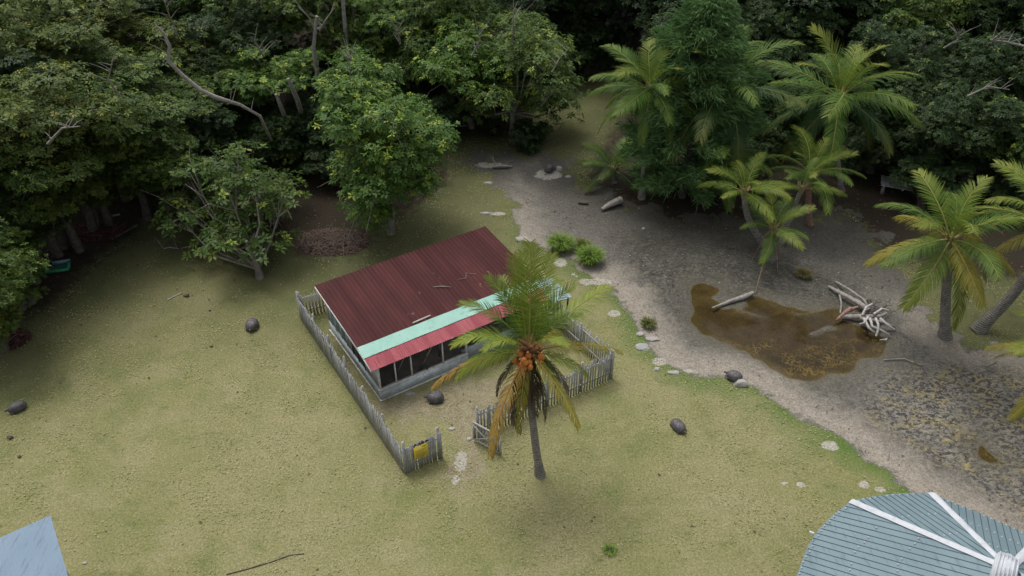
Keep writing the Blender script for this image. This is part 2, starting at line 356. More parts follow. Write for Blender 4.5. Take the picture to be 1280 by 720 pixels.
# ------------------------------------------------------------------ house
def corrugated(mb, x0, x1, pts, period, amp, m=0, thick=.012, nper=6):
    """sheet whose corrugations run down the profile pts=[(y,z),...]; two skins"""
    n = int((x1 - x0) / period * nper); xs = np.linspace(x0, x1, n + 1)
    w = amp * np.sin(xs / period * 2 * math.pi)
    rows = []
    for (y, z) in pts: rows.append(np.column_stack([xs, np.full(n + 1, y), z + w]))
    V = np.concatenate(rows); k = n + 1
    Q = [(r * k + i, r * k + i + 1, (r + 1) * k + i + 1, (r + 1) * k + i) for r in range(len(pts) - 1) for i in range(n)]
    mb.add(V, Q, m); V2 = V.copy(); V2[:, 2] -= thick; mb.add(V2, Q, m)
    r = len(pts) - 1
    for rr in (0, r):
        E_ = np.concatenate([V[rr * k:(rr + 1) * k], V2[rr * k:(rr + 1) * k]]); mb.add(E_, [(i, i + 1, k + i + 1, k + i) for i in range(n)], m)

def metal_mat(name, base, alt, worn=None, rough=.5, band=None, scale=1.0):
    """painted sheet metal: patches, streaks down the slope (local Y) and worn flecks"""
    m = bpy.data.materials.new(name); m.use_nodes = True; nt = m.node_tree; N = nt.nodes; L = nt.links; p = N['Principled BSDF']; p.inputs['Specular IOR Level'].default_value = .2
    tc = N.new('ShaderNodeTexCoord')
    def nz(sc, vs, det=4):
        mp = N.new('ShaderNodeMapping'); mp.inputs['Scale'].default_value = vs; L.new(tc.outputs['Object'], mp.inputs[0])
        n = N.new('ShaderNodeTexNoise'); n.inputs['Scale'].default_value = sc; n.inputs['Detail'].default_value = det; L.new(mp.outputs[0], n.inputs['Vector']); return n.outputs[0]
    def mr(x, a, b):
        r = N.new('ShaderNodeMapRange'); r.inputs[1].default_value = a; r.inputs[2].default_value = b; L.new(x, r.inputs[0]); return r.outputs[0]
    def mx(f, a, b):
        n = N.new('ShaderNodeMix'); n.data_type = 'RGBA'; L.new(f, n.inputs[0])
        for i, v in ((6, a), (7, b)):
            if isinstance(v, tuple): n.inputs[i].default_value = (*v, 1)
            else: L.new(v, n.inputs[i])
        return n.outputs[2]
    c = mx(mr(nz(1.0, (1, .5, 1)), .35, .65), base, alt)
    if band: c = mx(mr(nz(1.0, (2.2, .05, .05), 1), .45, .6), c, band)
    c = mx(mr(nz(4, (3, .35, 1)), .55, .75), c, tuple(x * .72 for x in base))
    if worn: c = mx(mr(nz(2.6, (1, .7, 1), 8), .70, .74), c, worn)
    L.new(c, p.inputs['Base Color']); p.inputs['Roughness'].default_value = rough
    return m
HZ = 33
SX0, SX1, SY0, SY1 = 9.32, 10.35, -.4, 1.4
def build_house():
    H0 = at(477, 501)
    h = empty('tortoise_house', H0, R(HZ), 'low house with maroon corrugated roof, mint strip and red front eave inside the pen', 'house')
    wall = mat('house_wall', (.42, .46, .46), noise=[(2.2, .4, .65, (.5, .53, .53)), (7, .58, .72, (.26, .3, .31))], bump=.1)
    wallb = mat('plinth_wall', (.46, .52, .56), noise=[(3, .4, .62, (.64, .69, .72)), (9, .54, .7, (.2, .25, .28))], bump=.1)
    white = mat('white_paint', (.72, .72, .69), noise=[(6, .5, .7, (.35, .34, .31))])
    dark = mat('dark_timber', (.07, .065, .06), noise=[(5, .45, .65, (.13, .12, .11))])
    glass = mat('window_glass', (.03, .035, .035), rough=.15, spec=.6)
    green = mat('green_louvre', (.12, .2, .19), noise=[(8, .45, .65, (.22, .3, .28))])
    floor = mat('pen_floor', (.25, .23, .20), noise=[(2, .4, .6, (.34, .31, .27))])
    maroon = metal_mat('maroon_sheet', (.060, .016, .016), (.084, .022, .021), worn=(.17, .10, .085), band=(.055, .012, .013), rough=.7)
    mint = mat('mint_sheet', (.30, .54, .46), rough=.6, noise=[(1.2, .4, .6, (.36, .60, .51)), (4, .6, .7, (.17, .33, .29))])
    red = metal_mat('red_sheet', (.34, .075, .095), (.39, .11, .125), worn=(.42, .24, .22), band=(.29, .06, .078))
    blue = mat('blue_sheet', (.24, .34, .40), noise=[(2, .4, .6, (.34, .44, .48))])
    W_, D_ = 9.0, 6.0
    prof = lambda y: 2.78 - (6.12 - y) * (2.78 - 2.37) / (6.12 - 1.25) if y > 1.25 else 2.37 - (1.25 - y) * (.27 / 1.35)
    # floor slab
    mb = MB(); mb.box(.05, W_ - .05, .05, D_, 0, .05); mb.build('floor', floor, h)
    # plinth wall, front and left, with pale ledge at the foot
    mb = MB(); mb.box(0, 4.6, 0, .12, 0, .62); mb.box(4.48, 4.6, .12, .5, 0, .62); mb.box(4.6, W_, .38, .5, 0, .62)
    mb.box(0, .12, .12, D_, 0, .66); mb.build('plinth', wallb, h)
    mb = MB(); mb.box(-.05, 4.65, -.06, .0, 0, .06); mb.box(-.06, 0, -.06, D_, 0, .05); mb.box(-.035, 4.62, -.03, .15, .62, .665); mb.build('ledge', white, h)
    # left wall upper: panels between posts with slanted top
    mb = MB()
    def wp(y0, y1, z0, x0=.02, x1=.08):
        V = [(x, y, z) for x in (x0, x1) for (y, z) in ((y0, z0), (y1, z0), (y1, prof(y1) - .05), (y0, prof(y0) - .05))]
        mb.add(V, [(0, 1, 2, 3), (4, 7, 6, 5), (0, 4, 5, 1), (3, 2, 6, 7), (0, 3, 7, 4), (1, 5, 6, 2)])
    wp(.05, 1.55, .66); wp(2.95, 3.6, .66); wp(5.55, 6.0, .66)
    wp(1.55, 2.95, 1.95); wp(3.6, 5.55, 1.95)
    mb.build('side_wall', wall, h)
    mb = MB()
    for x in (.0, W_ - .08): mb.box(x, x + .08, 5.92, 6.0, 0.05, 2.7)
    mb.box(.1, W_ - .08, 5.94, 6.0, .05, 2.68); mb.box(W_ - .08, W_, .5, 5.92, .05, 2.0); mb.build('rear_wall', wall, h)
    # side windows
    f = MB()
    for y in (1.55, 2.25, 2.91): f.box(-.01, .09, y, y + .05, .66, 1.97)
    f.box(-.012, .092, 1.6, 2.95, 1.82, 1.87); wi = f.build('window', dark, h)
    g = MB(); g.box(.035, .05, 1.6, 2.91, .66, 1.82); g.build('mesh_screen', mat('mesh_screen', (.09, .1, .1), noise=[(5, .4, .6, (.15, .16, .16))]), wi)
    f = MB()
    for y in (3.6, 4.25, 4.9, 5.5): f.box(-.01, .09, y, y + .05, .66, 1.98)
    f.box(-.012, .092, 3.65, 5.5, 1.9, 1.96); wi = f.build('window', white, h)
    g = MB()
    for k in range(9): g.box(.02, .06, 3.65, 5.5, .70 + k * .135, .80 + k * .135)
    g.build('louvre', green, wi)
    # front posts and eave beam
    for i, x in enumerate((0.0, .82, 1.62, 3.25, 4.5)):
        mb = MB(); w = .09 if i in (0, 4) else .06
        mb.box(x, x + w, .02, .02 + w, .665, 2.02); mb.build('post', white, h)
    mb = MB(); mb.box(2.4, 2.46, .03, .09, .665, 2.02); mb.box(4.6, 4.66, .4, .48, .62, 1.95); mb.box(6.1, 6.16, .4, .48, .62, 1.95); mb.box(7.6, 7.66, .4, .48, .62, 1.95); mb.build('post', dark, h)
    bt = mat('brace_timber', (.26, .24, .21))
    mb = MB(); mb.beam((2.2, .6, .1), (3.1, .5, 1.8), .09, .09); mb.build('timber_brace', bt, h)
    mb = MB(); mb.beam((1.1, .9, .1), (1.9, .8, 1.7), .07, .07); mb.build('timber_brace', bt, h)
    for x in (1.2, 3.6, 5.5): mb = MB(); mb.box(x, x + .08, 1.1, 1.18, .05, 2.16); mb.build('inner_post', bt, h)
    mb = MB(); mb.box(-.15, 9.2, -.02, .05, 2.01, 2.08); mb.box(-.15, 9.2, 1.2, 1.28, 2.22, 2.3); mb.build('eave_beam', wall, h)
    mb = MB(); mb.box(.2, W_ - .2, 2.6, 2.66, .05, 2.35); mb.build('inner_wall', mat('inner_wall', (.2, .21, .2), noise=[(2, .4, .6, (.34, .34, .32))]), h)
    # fascia along left gable
    mb = MB()
    for (ya, yb) in ((-.1, 1.25), (1.25, 6.15)):
        V = [(x, y, z) for x in (-.34, -.31) for (y, z) in ((ya, prof(ya) - .11), (yb, prof(yb) - .11), (yb, prof(yb) - .01), (ya, prof(ya) - .01))]
        mb.add(V, [(0, 1, 2, 3), (4, 7, 6, 5), (0, 4, 5, 1), (3, 2, 6, 7), (0, 3, 7, 4), (1, 5, 6, 2)])
    mb.build('fascia', white, h)
    # roof sheets
    mb = MB(); corrugated(mb, -.31, 9.4, [(1.15, prof(1.25) + .015), (2.8, prof(2.8) + .022), (4.5, prof(4.5) + .018), (6.18, prof(6.15) + .03)], .21, .017); rf = mb.build('roof', maroon, h, smooth=True)
    mb = MB(); ys = np.linspace(.55, 1.3, 3); mb2 = []
    xs = np.linspace(-.33, 9.2, 60); rows = []
    for i, y in enumerate((.62, .95, 1.05, 1.27)):
        z = prof(y) + (.035, .05, .062, .075)[i]; rows.append(np.column_stack([xs, np.full(60, y), z + .006 * np.sin(xs * 3.1 + i)]))
    V = np.concatenate(rows); Q = [(r * 60 + i, r * 60 + i + 1, (r + 1) * 60 + i + 1, (r + 1) * 60 + i) for r in range(3) for i in range(59)]
    mb.add(V, Q); V2 = V.copy(); V2[:, 2] -= .01; mb.add(V2, Q); mb.build('roof_flashing', mint, h)
    mb = MB(); corrugated(mb, -.30, 9.2, [(-.13, prof(-.1)), (.74, prof(.74) + .005)], .105, .014); mb.build('front_roof', red, h, smooth=True)
    # blue sheet lean-to on the right side
    mb = MB(); A_ = h.matrix_basis.inverted() if False else None
    corrugated(mb, SX0, SX1, [(SY0, 1.9), (SY1, 2.0)], .12, .012); mb.build('side_roof', blue, h, smooth=True)
    mb = MB()
    mb.box(SX1 - .15, SX1 - .08, SY0 + .1, SY0 + .17, 0, 1.87); mb.build('side_post', dark, h)
    mb = MB(); mb.box(SX1 - .15, SX1 - .08, SY1 - .2, SY1 - .13, 0, 1.95); mb.build('side_post', dark, h)
    # debris on roof
    rot = Matrix.Rotation(R(HZ), 4, 'Z')
    def onroof(x, y, dz=.055): v = rot @ Vector((x, y, prof(y) + dz)); return H0 + v
    mb = MB(); a = onroof(2.55, 1.45, .06); b = onroof(3.5, 1.5, .06); mb.beam(a, b, .09, .02); tag(mb.build('plank', M['fence_pale']), 'short pale plank lying on the maroon roof by the mint strip', 'plank')
    mb = MB(); mb.tube([onroof(4.6, 3.2), onroof(4.95, 3.0, .09), onroof(5.35, 2.75)], [.015, .03, .012]); tag(mb.build('fallen_frond_stalk', M['dead_wood']), 'pale dry stalk lying in the middle of the maroon roof', 'stalk')
    mb = MB(); mb.tube([onroof(5.9, 3.1), onroof(6.3, 2.95, .08), onroof(6.5, 3.3, .07), onroof(6.9, 3.0)], .014, k=5); tag(mb.build('dry_twig', M['dead_wood']), 'thin bent twig on the right half of the maroon roof', 'twig')
    for i, (x, y) in enumerate([(3.9, 3.5), (4.2, 2.95), (4.0, 2.2), (2.3, 3.0)]):
        pass
build_house()

# ------------------------------------------------------------------ fences
def fence(a, b, label, h=1.6, spacing=.135, w=.10, seed=1, pm='fence', side=1, post_d=1.9, name='picket_fence', tilt=.02):
    rnd = random.Random(seed); a = Vector(a); b = Vector(b); L_ = (b - a).length; ang = math.atan2(b.y - a.y, b.x - a.x)
    e = empty(name, a, ang, label, 'fence')
    mb = MB(); n = int(L_ / spacing)
    for i in range(n + 1):
        x = i * spacing + rnd.uniform(-.012, .012); hh = h + rnd.uniform(-.07, .07) + .06 * math.sin(x * 1.3 + seed); ww = w * rnd.uniform(.8, 1.12)
        T = Matrix.Translation((x, 0, rnd.uniform(-.02, .02))) @ Matrix.Rotation(rnd.uniform(-tilt, tilt), 4, 'Y') @ Matrix.Rotation(rnd.uniform(-.03, .03), 4, 'X')
        mb.box(-ww / 2, ww / 2, -.012, .012, 0, hh, 0, T)
    mb.build('pickets', M[pm], e)
    for z in (h * .28, h * .82):
        mb = MB(); mb.beam((0, side * .045, z), (L_, side * .045, z + rnd.uniform(-.03, .03)), .045, .08); mb.build('rail', M['fence_pale'] , e)
    k = max(1, round(L_ / post_d))
    for i in range(k + 1):
        x = min(max(L_ * i / k, .06), L_ - .06); mb = MB(); T = Matrix.Translation((x, side * .12, 0)) @ Matrix.Rotation(rnd.uniform(-.03, .03), 4, 'Y')
        mb.box(-.05, .05, -.045, .045, 0, h + rnd.uniform(.05, .28), 0, T); mb.build('fence_post', M['fence'], e)
    return e, ang, L_
FC = at(505, 592); FL2 = at(553, 572); FR = at(376, 399); FG = at(597, 547); FRC = at(766, 473)
dirR = Vector((-math.sin(R(HZ)), math.cos(R(HZ)), 0))
fence(FR, FC, 'long grey picket fence along the left side of the pen', seed=3, spacing=.118, side=1, tilt=.015)
fence(FR + Vector((.05, .05, 0)), FR + Vector((1.75, .95, 0)), 'short pale green-grey slat fence closing the rear left corner of the pen', h=1.45, seed=4, side=1, pm='fence_pale', spacing=.17)
e2, a2, l2 = fence(FC + Vector((.07, 0, 0)), FL2, 'short weathered fence panel left of the gateway carrying the yellow sign', h=1.5, spacing=.128, w=.118, seed=5)
fence(FG + Vector((.05, .03, 0)), FRC, 'grey picket fence running right from the open gate behind the palm trunk', seed=6, spacing=.15, w=.085, pm='fence')
er, _, _ = fence(FRC + dirR * .1, FRC + dirR * 4.75, 'grey picket fence on the right side of the pen with rails facing in', seed=8, spacing=.155, w=.085, side=1)
# yellow sign with dark marks
mt = mat('yellow_sign', (.86, .66, .08), rough=.5, noise=[(3, .45, .7, (.78, .62, .14))])
dk = mat('sign_ink', (.03, .03, .025))
s = empty('yellow_sign', FC + (FL2 - FC).normalized() * .80 , a2, 'yellow rectangular notice board on the front fence panel', 'sign')
mb = MB(); T = Matrix.Translation((0, -.02, 0)); mb.box(-.3, .34, -.05, -.03, .62, 1.36, 0, T); mb.build('sign_board', mt, s)
mb = MB(); mb.box(.06, .24, -.054, -.051, 1.24, 1.275, 0, T)
for i in range(6): mb.box(-.22, .24 - .06 * (i % 3), -.054, -.051, 1.10 - i * .085, 1.112 - i * .085, 0, T)
mb.build('sign_lettering', dk, s)
for i in range(4):
    mb = MB(); mb.tube([(-.26 + i * .17, -.02, 1.39), (-.20 + i * .17, -.03, 1.47), (-.14 + i * .17, -.02, 1.40)], [.03, .045, .03], k=6); mb.build('wire_tie', dk, s)
# open gate: own frame with brace and slats
gb = at(626, 569); ga = at(592, 551); L_ = (gb - ga).length
g = empty('gate', ga, math.atan2(gb.y - ga.y, gb.x - ga.x), 'open wooden gate leaf with pale cross-braced frame standing at the pen gateway', 'gate')
mb = MB()
for i in range(10): mb.box(.05 + i * .135, .125 + i * .135, .03, .05, .1, 1.12)
mb.build('gate_slats', M['fence'], g)
mb = MB()
mb.beam((0, 0, .16), (L_, 0, .08), .05, .08); mb.beam((0, 0, 1.16), (L_, 0, 1.12), .05, .08); mb.beam((.02, 0, .1), (.02, 0, 1.16), .05, .08); mb.beam((L_ - .02, 0, .05), (L_ - .02, 0, 1.14), .05, .08)
mb.build('gate_frame', M['fence_pale'], g)
mb = MB(); mb.beam((.05, -.04, .16), (L_ - .05, -.04, 1.1), .03, .07); mb.beam((.05, -.065, 1.1), (L_ - .05, -.065, .14), .02, .07); mb.build('gate_brace', M['fence_pale'], g)

# ------------------------------------------------------------------ other roofs
def build_pavilion():
    C = at(1262, 712, 5.0); apex = 5.0
    e = empty('round_pavilion', (C.x, C.y, 0), 0, 'round pavilion with blue-grey seamed metal roof and white ridge caps in the lower right corner', 'pavilion')
    rm = metal_mat('blue_grey_sheet', (.165, .235, .265), (.19, .265, .295), rough=.45)
    wm = mat('white_ridge', (.56, .59, .63), noise=[(3, .45, .65, (.47, .5, .54))])
    sm_ = mat('seam_dark', (.085, .12, .14))
    RA = [(-250, 5.3), (-192, 5.6), (-140, 5.2), (-90, 4.8), (-40, 4.3), (0, 4.0), (46, 3.91), (61, 3.94), (79, 4.14), (87, 4.45), (110, 4.71), (124, 4.96), (146, 5.29), (158, 5.41), (168, 5.6), (190, 5.6), (220, 5.2)]
    rad = lambda a: float(np.interp(a, [x[0] for x in RA], [x[1] for x in RA]))
    P2 = lambda a, r: Vector((math.cos(R(a)) * r, math.sin(R(a)) * r, 0))
    ridges = [(124, 87, 102), (87, 40, 58), (40, -10, 15), (-10, -60, -35), (-60, -110, -85), (-110, -160, -135), (200, 124, 137)]
    for (a, b, sd) in ridges:
        A = P2(a, rad(a)); B = P2(b, rad(b)); A.z = B.z = 2.9
        nrm = (A - Vector((0, 0, apex))).cross(B - Vector((0, 0, apex)))
        zf = lambda p: apex - (nrm.x * p.x + nrm.y * p.y) / nrm.z
        mb = MB(); N_ = 18; E_ = []
        for i in range(N_ + 1):
            q = P2(a + (b - a) * i / N_, rad(a + (b - a) * i / N_)); q.z = zf(q); E_.append(q)
        for i in range(N_):
            for dz in (0, -.03): mb.add([(0, 0, apex + dz), tuple(E_[i] + Vector((0, 0, dz))), tuple(E_[i + 1] + Vector((0, 0, dz)))], [(0, 1, 2, 2)])
            mb.add([tuple(E_[i]), tuple(E_[i + 1]), tuple(E_[i + 1] - Vector((0, 0, .03))), tuple(E_[i] - Vector((0, 0, .03)))], [(0, 1, 2, 3)])
        mb.build('roof_panel', rm, e)
        d = Vector((math.cos(R(sd)), math.sin(R(sd)), 0)); t = Vector((-d.y, d.x, 0)); seams = MB(); sc_ = MB(); rr = random.Random(a)
        o = -6
        while o < 6:
            ins = []
            for k in range(0, 160):
                p = t * o + d * (k * .05 - 1); r_ = p.length; an = math.degrees(math.atan2(p.y, p.x))
                while an > a + .01: an -= 360
                while an < b - .01: an += 360
                if b <= an <= a and r_ < rad(an) - .01 and r_ > .1: ins.append(p)
            if len(ins) > 4:
                p, q = ins[0].copy(), ins[-1].copy(); p.z = zf(p) + .008; q.z = zf(q) + .008; seams.beam(p, q, .016, .022)
                L_ = (q - p).length
                for dist in (.08, 1.55, 2.9):
                    if L_ > dist + .3 and rr.random() < .85:
                        w = q.lerp(p, (dist + rr.uniform(-.05, .05)) / L_) + t * .11; sc_.box(w.x - .02, w.x + .02, w.y - .02, w.y + .02, w.z, w.z + .025)
            o += .235
        seams.build('roof_seams', sm_, e); sc_.build('roof_screws', wm, e)['kind'] = 'stuff'
    for a in (124, 87, 40, -10, -60, -110, -160):
        r = P2(a, 1); tt = Vector((-r.y, r.x, 0)); Rr = rad(a); pts = []
        for u in np.linspace(.35, Rr + .02, 14):
            wdt = .85 + .25 * u / Rr + .06 * math.sin(u * 5)
            for x, dz in ((-.13, .0), (-.065, .03), (0, .055), (.065, .03), (.13, .0)): pts.append(tuple(r * u + tt * (x * wdt) + Vector((0, 0, apex - (apex - 2.9) * u / Rr + dz + .012))))
        mb = MB(); mb.add(pts, [(i * 5 + j, i * 5 + j + 1, (i + 1) * 5 + j + 1, (i + 1) * 5 + j) for i in range(13) for j in range(4)]); mb.build('ridge_cap', wm, e)
    cap = [at(u, v, 5.08) - Vector((C.x, C.y, 0)) for u, v in ((1248, 690), (1263, 692), (1275, 702), (1271, 724), (1239, 722))]
    mb = MB(); n = len(cap); mid = sum(cap, Vector()) / n + Vector((0, 0, .12)); low = [Vector((p.x * 1.03, p.y * 1.03, 4.78)) for p in cap]
    V = [tuple(p) for p in low] + [tuple(p) for p in cap] + [tuple(mid)]
    mb.add(V, [(i, (i + 1) % n, n + (i + 1) % n, n + i) for i in range(n)] + [(n + i, n + (i + 1) % n, 2 * n, 2 * n) for i in range(n)])
    for i in range(6):
        f = (i + .5) / 6; p = cap[0].lerp(cap[2], f) + Vector((0, 0, .06)); q = cap[4].lerp(cap[3], f) + Vector((0, 0, .06)); mb.beam(p, q, .05, .05)
    mb.build('roof_cap', wm, e)
    for a in (124, 87, 40, -10, -60, -110, -160):
        p = P2(a, rad(a) - .4); mb = MB(); mb.tube([p, p + Vector((0, 0, 2.9))], .09, k=8); mb.build('column', wm, e)
    p = P2(146, rad(146) + .0); mb = MB(); mb.tube([p + Vector((0, 0, 2.62)), P2(146, rad(146) + .16) + Vector((0, 0, 2.6))], .045, k=8); mb.build('gutter_spout', wm, e)
build_pavilion()
def build_shed():
    c = at(63, 644, 3.0); l = at(0, 672, 3.0); d = at(84, 720, 3.0)
    ex = (l - c).normalized(); ey = (d - c).normalized()
    e = empty('shed', (c.x, c.y, 0), 0, 'shed with pale blue corrugated roof cut off by the lower left corner', 'shed')
    mb = MB(); n = 240; LX, LY = 6.0, 6.0
    per = .13
    V = []
    for r in (0, 1):
        for i in range(n + 1):
            x = LX * i / n; q = ex * x + ey * (LY * r) + Vector((0, 0, 3.0 - .35 * r + .014 * math.sin(x / per * 2 * math.pi))); V.append(tuple(q))
    Q = [(i, i + 1, n + 2 + i, n + 1 + i) for i in range(n)]
    mb.add(V, Q); mb.add([(x, y, z - .02) for x, y, z in V], Q)
    mb.build('roof', metal_mat('pale_blue_sheet', (.19, .27, .35), (.22, .30, .385), rough=.45), e, smooth=True)
    mb = MB(); A = ex * .35 + ey * .35; B = ex * (LX - .3) + ey * .35; C_ = ex * (LX - .3) + ey * (LY - .3); D = ex * .35 + ey * (LY - .3)
    for p, q in ((A, B), (B, C_), (C_, D), (D, A)):
        mb.add([tuple(p), tuple(q), (q.x, q.y, 2.6), (p.x, p.y, 2.6)], [(0, 1, 2, 3)])
    mb.build('wall', mat('shed_wall', (.35, .36, .34)), e)
build_shed()

# ------------------------------------------------------------------ palms
FRC = {}
GREENS = dict(
 g=((.055, .125, .022), (.115, .215, .034)), d=((.03, .075, .022), (.042, .10, .030)), k=((.05, .038, .03), (.12, .09, .065)), G=((.065, .135, .022), (.14, .24, .036)), L=((.15, .24, .03), (.30, .38, .05)), y=((.20, .22, .035), (.36, .30, .06)),
 o=((.32, .20, .04), (.42, .27, .07)), b=((.16, .11, .07), (.27, .20, .13)), l=((.10, .17, .025), (.20, .28, .045)))
def frond_mb(el, L_=4.4, kind='g', seed=0, droop=None, tipyellow=.35, wleaf=.042, nleaf=64, ragged=0.0, leaflen=.235, hang=None, side_curve=0):
    """frond starting at origin, heading +X, initial elevation el (deg), arching down"""
    rnd = random.Random(seed * 77 + 5); mb = MB(); n = 24
    if droop is None: droop = 62 if el > 35 else 48
    pts = [Vector((0, 0, 0))]; dirs = []
    e = R(el); az = 0
    for i in range(n):
        s = (i + .5) / n; ee = R(el - droop * s ** 1.35); ee = max(ee, R(-86)); az = R(side_curve) * s * s
        dirs.append(Vector((math.cos(ee) * math.cos(az), math.cos(ee) * math.sin(az), math.sin(ee)))); pts.append(pts[-1] + dirs[-1] * L_ / n)
    c0, c1 = (np.array(c) for c in GREENS[kind])
    rc = {'g': (.28, .30, .09), 'd': (.2, .24, .09), 'y': (.48, .36, .09), 'o': (.5, .27, .08), 'b': (.26, .18, .11), 'G': (.36, .38, .1), 'L': (.46, .45, .12), 'k': (.12, .08, .055), 'l': (.36, .35, .1)}[kind]
    rad = [.045 * (1 - .85 * i / n) * L_ / 4.4 + .004 for i in range(n + 1)]; rad[0] *= 1.7; rad[1] *= 1.3
    mb.tube(pts, rad, k=5, m=0, col=rc)
    def P(s):
        f = min(s * n, n - 1e-4); i = int(f); return pts[i].lerp(pts[i + 1], f - i), dirs[min(i, n - 1)]
    yl = np.array((.33, .29, .06)) if kind not in 'bk' else np.array((.3, .23, .15))
    hang_ = hang if hang is not None else ((.26 if el > 42 else .5) if kind in ('g', 'l', 'd', 'G', 'L') else .8)
    for i in range(nleaf):
        s = .13 + .87 * (i / (nleaf - 1)) ** .97
        for sd in (-1, 1):
            if ragged and rnd.random() < ragged: continue
            p, t = P(s); up = Vector((0, 0, 1)); sidev = t.cross(up)
            if sidev.length < .05: sidev = Vector((0, 1, 0))
            sidev.normalize(); nrm = sidev.cross(t).normalized()
            fw = .7 + .9 * s
            ll = L_ * leaflen * (math.sin(math.pi * (s * .78 + .14)) ** .7) * rnd.uniform(.75, 1.12)
            dv = (sidev * sd + t * fw + nrm * rnd.uniform(.25, .5)).normalized()
            wd = wleaf * (L_ / 4.4) ** .5 * rnd.uniform(.8, 1.2)
            pr = p.copy(); V = []; g = 0
            for q in range(4):
                wq = wd * (.55, 1.0, .75, .08)[q] / 2; wv = t.cross(dv).cross(dv); wv = t - dv * t.dot(dv)
                wv.normalize(); V += [tuple(pr + wv * wq), tuple(pr - wv * wq)]
                dv = (dv + Vector((0, 0, -1)) * hang_ * (.35 + .25 * q) * rnd.uniform(.8, 1.25)).normalized(); pr = pr + dv * ll / 3
            r = rnd.random(); c = c0 * (1 - r) + c1 * r
            ty = tipyellow * max(0, (s - .45) / .55) * rnd.uniform(.4, 1.2); c = c * (1 - min(ty, 1)) + yl * min(ty, 1)
            mb.add(V, [(0, 1, 3, 2), (2, 3, 5, 4), (4, 5, 7, 6)], 0, c)
    return mb
LIB = {}
def lib_frond(el, kind, var):
    key = (el, kind, var)
    if key not in LIB:
        o = frond_mb(el, 4.4, kind, seed=hash((el, var)) % 97, side_curve=(-14, 12, 4)[var % 3], nleaf=58, wleaf=.045, ragged=.09, leaflen=.25, tipyellow=.25 if kind == 'g' else .45).build('frond', M['frond'])
        LIB[key] = o.data; bpy.data.objects.remove(o)
    return LIB[key]
def trunk_pts(b, c, bend=.25, n=12, side=(0, 0)):
    b = Vector(b); c = Vector(c); out = []
    for i in range(n + 1):
        s = i / n; p = b.lerp(c, s); k = math.sin(math.pi * s)
        # base leans out, straightens with height
        hz = Vector((c.x - b.x, c.y - b.y, 0)); p += hz * bend * k * .6 + Vector((side[0], side[1], 0)) * k
        out.append(p)
    return out
PALM_ELS = [82, 72, 60, 50, 40, 30, 18, 5, -12, -30]
def palm(base, crown, Lf, label, nf=20, kinds='g', r0=.2, r1=.12, bend=.2, side=(0, 0), bark='palm_bark', seed=0, elmin=-35, dead=0, az0=0, group='coconut palms', trunk=True, azskip=None, elmax=80):
    rnd = random.Random(seed + 100); base = Vector(base); crown = Vector(crown)
    e = empty('coconut_palm', base, 0, label, 'palm', group)
    pts = trunk_pts((0, 0, -.05), crown - base, bend, side=side)
    n = len(pts) - 1; rr = [r1 + (r0 - r1) * (1 - i / n) ** 1.5 + (.35 * r0 if i == 0 else .1 * r0 if i == 1 else 0) for i in range(n + 1)]
    mb = MB(); mb.tube(pts, rr, k=10, lump=.08); mb.build('trunk', M[bark], e, smooth=True)
    mb = MB(); c = crown - base
    for i in range(9):
        a = i * 2.4; mb.tube([c - Vector((0, 0, .35)), c + Vector((math.cos(a) * .16, math.sin(a) * .16, .05)), c + Vector((math.cos(a) * .3, math.sin(a) * .3, .35))], [.1, .07, .03], k=5, col=(.3, .24, .14))
    mb.build('crown_shaft', mat_fiber, e)
    for i in range(nf):
        f = i / (nf - 1); jit = rnd.uniform(-.25, .25); el = elmax - (elmax - elmin) * f ** 1.0 + rnd.uniform(-6, 6)
        el_b = min(PALM_ELS, key=lambda x: abs(x - el)); az = az0 + i * 137.5 + rnd.uniform(-12, 12)
        kd = kinds[min(int(f * len(kinds)), len(kinds) - 1)]
        o = bpy.data.objects.new('frond', lib_frond(el_b, kd, rnd.randrange(2))); COL.objects.link(o); o.parent = e
        sc_ = Lf / 4.4 * rnd.uniform(.72, 1.1) * (.85 if i < 2 else 1)
        o.location = c + Vector((math.cos(R(az)) * .1, math.sin(R(az)) * .1, .1 * (1 - f))); o.rotation_euler = (rnd.uniform(-.3, .3), jit * .4, R(az)); o.scale = (sc_, sc_ * 1.12, sc_)
    for i in range(dead):
        az = rnd.uniform(0, 360)
        o = bpy.data.objects.new('dead_frond', lib_frond(-30, 'b', i % 2)); COL.objects.link(o); o.parent = e
        o.location = c - Vector((0, 0, .1)); o.rotation_euler = (0, R(38), R(az)); sc_ = Lf / 4.4 * .8; o.scale = (sc_,) * 3
    return e
mat_fiber = mat('fibre', attr=1, rough=.9)

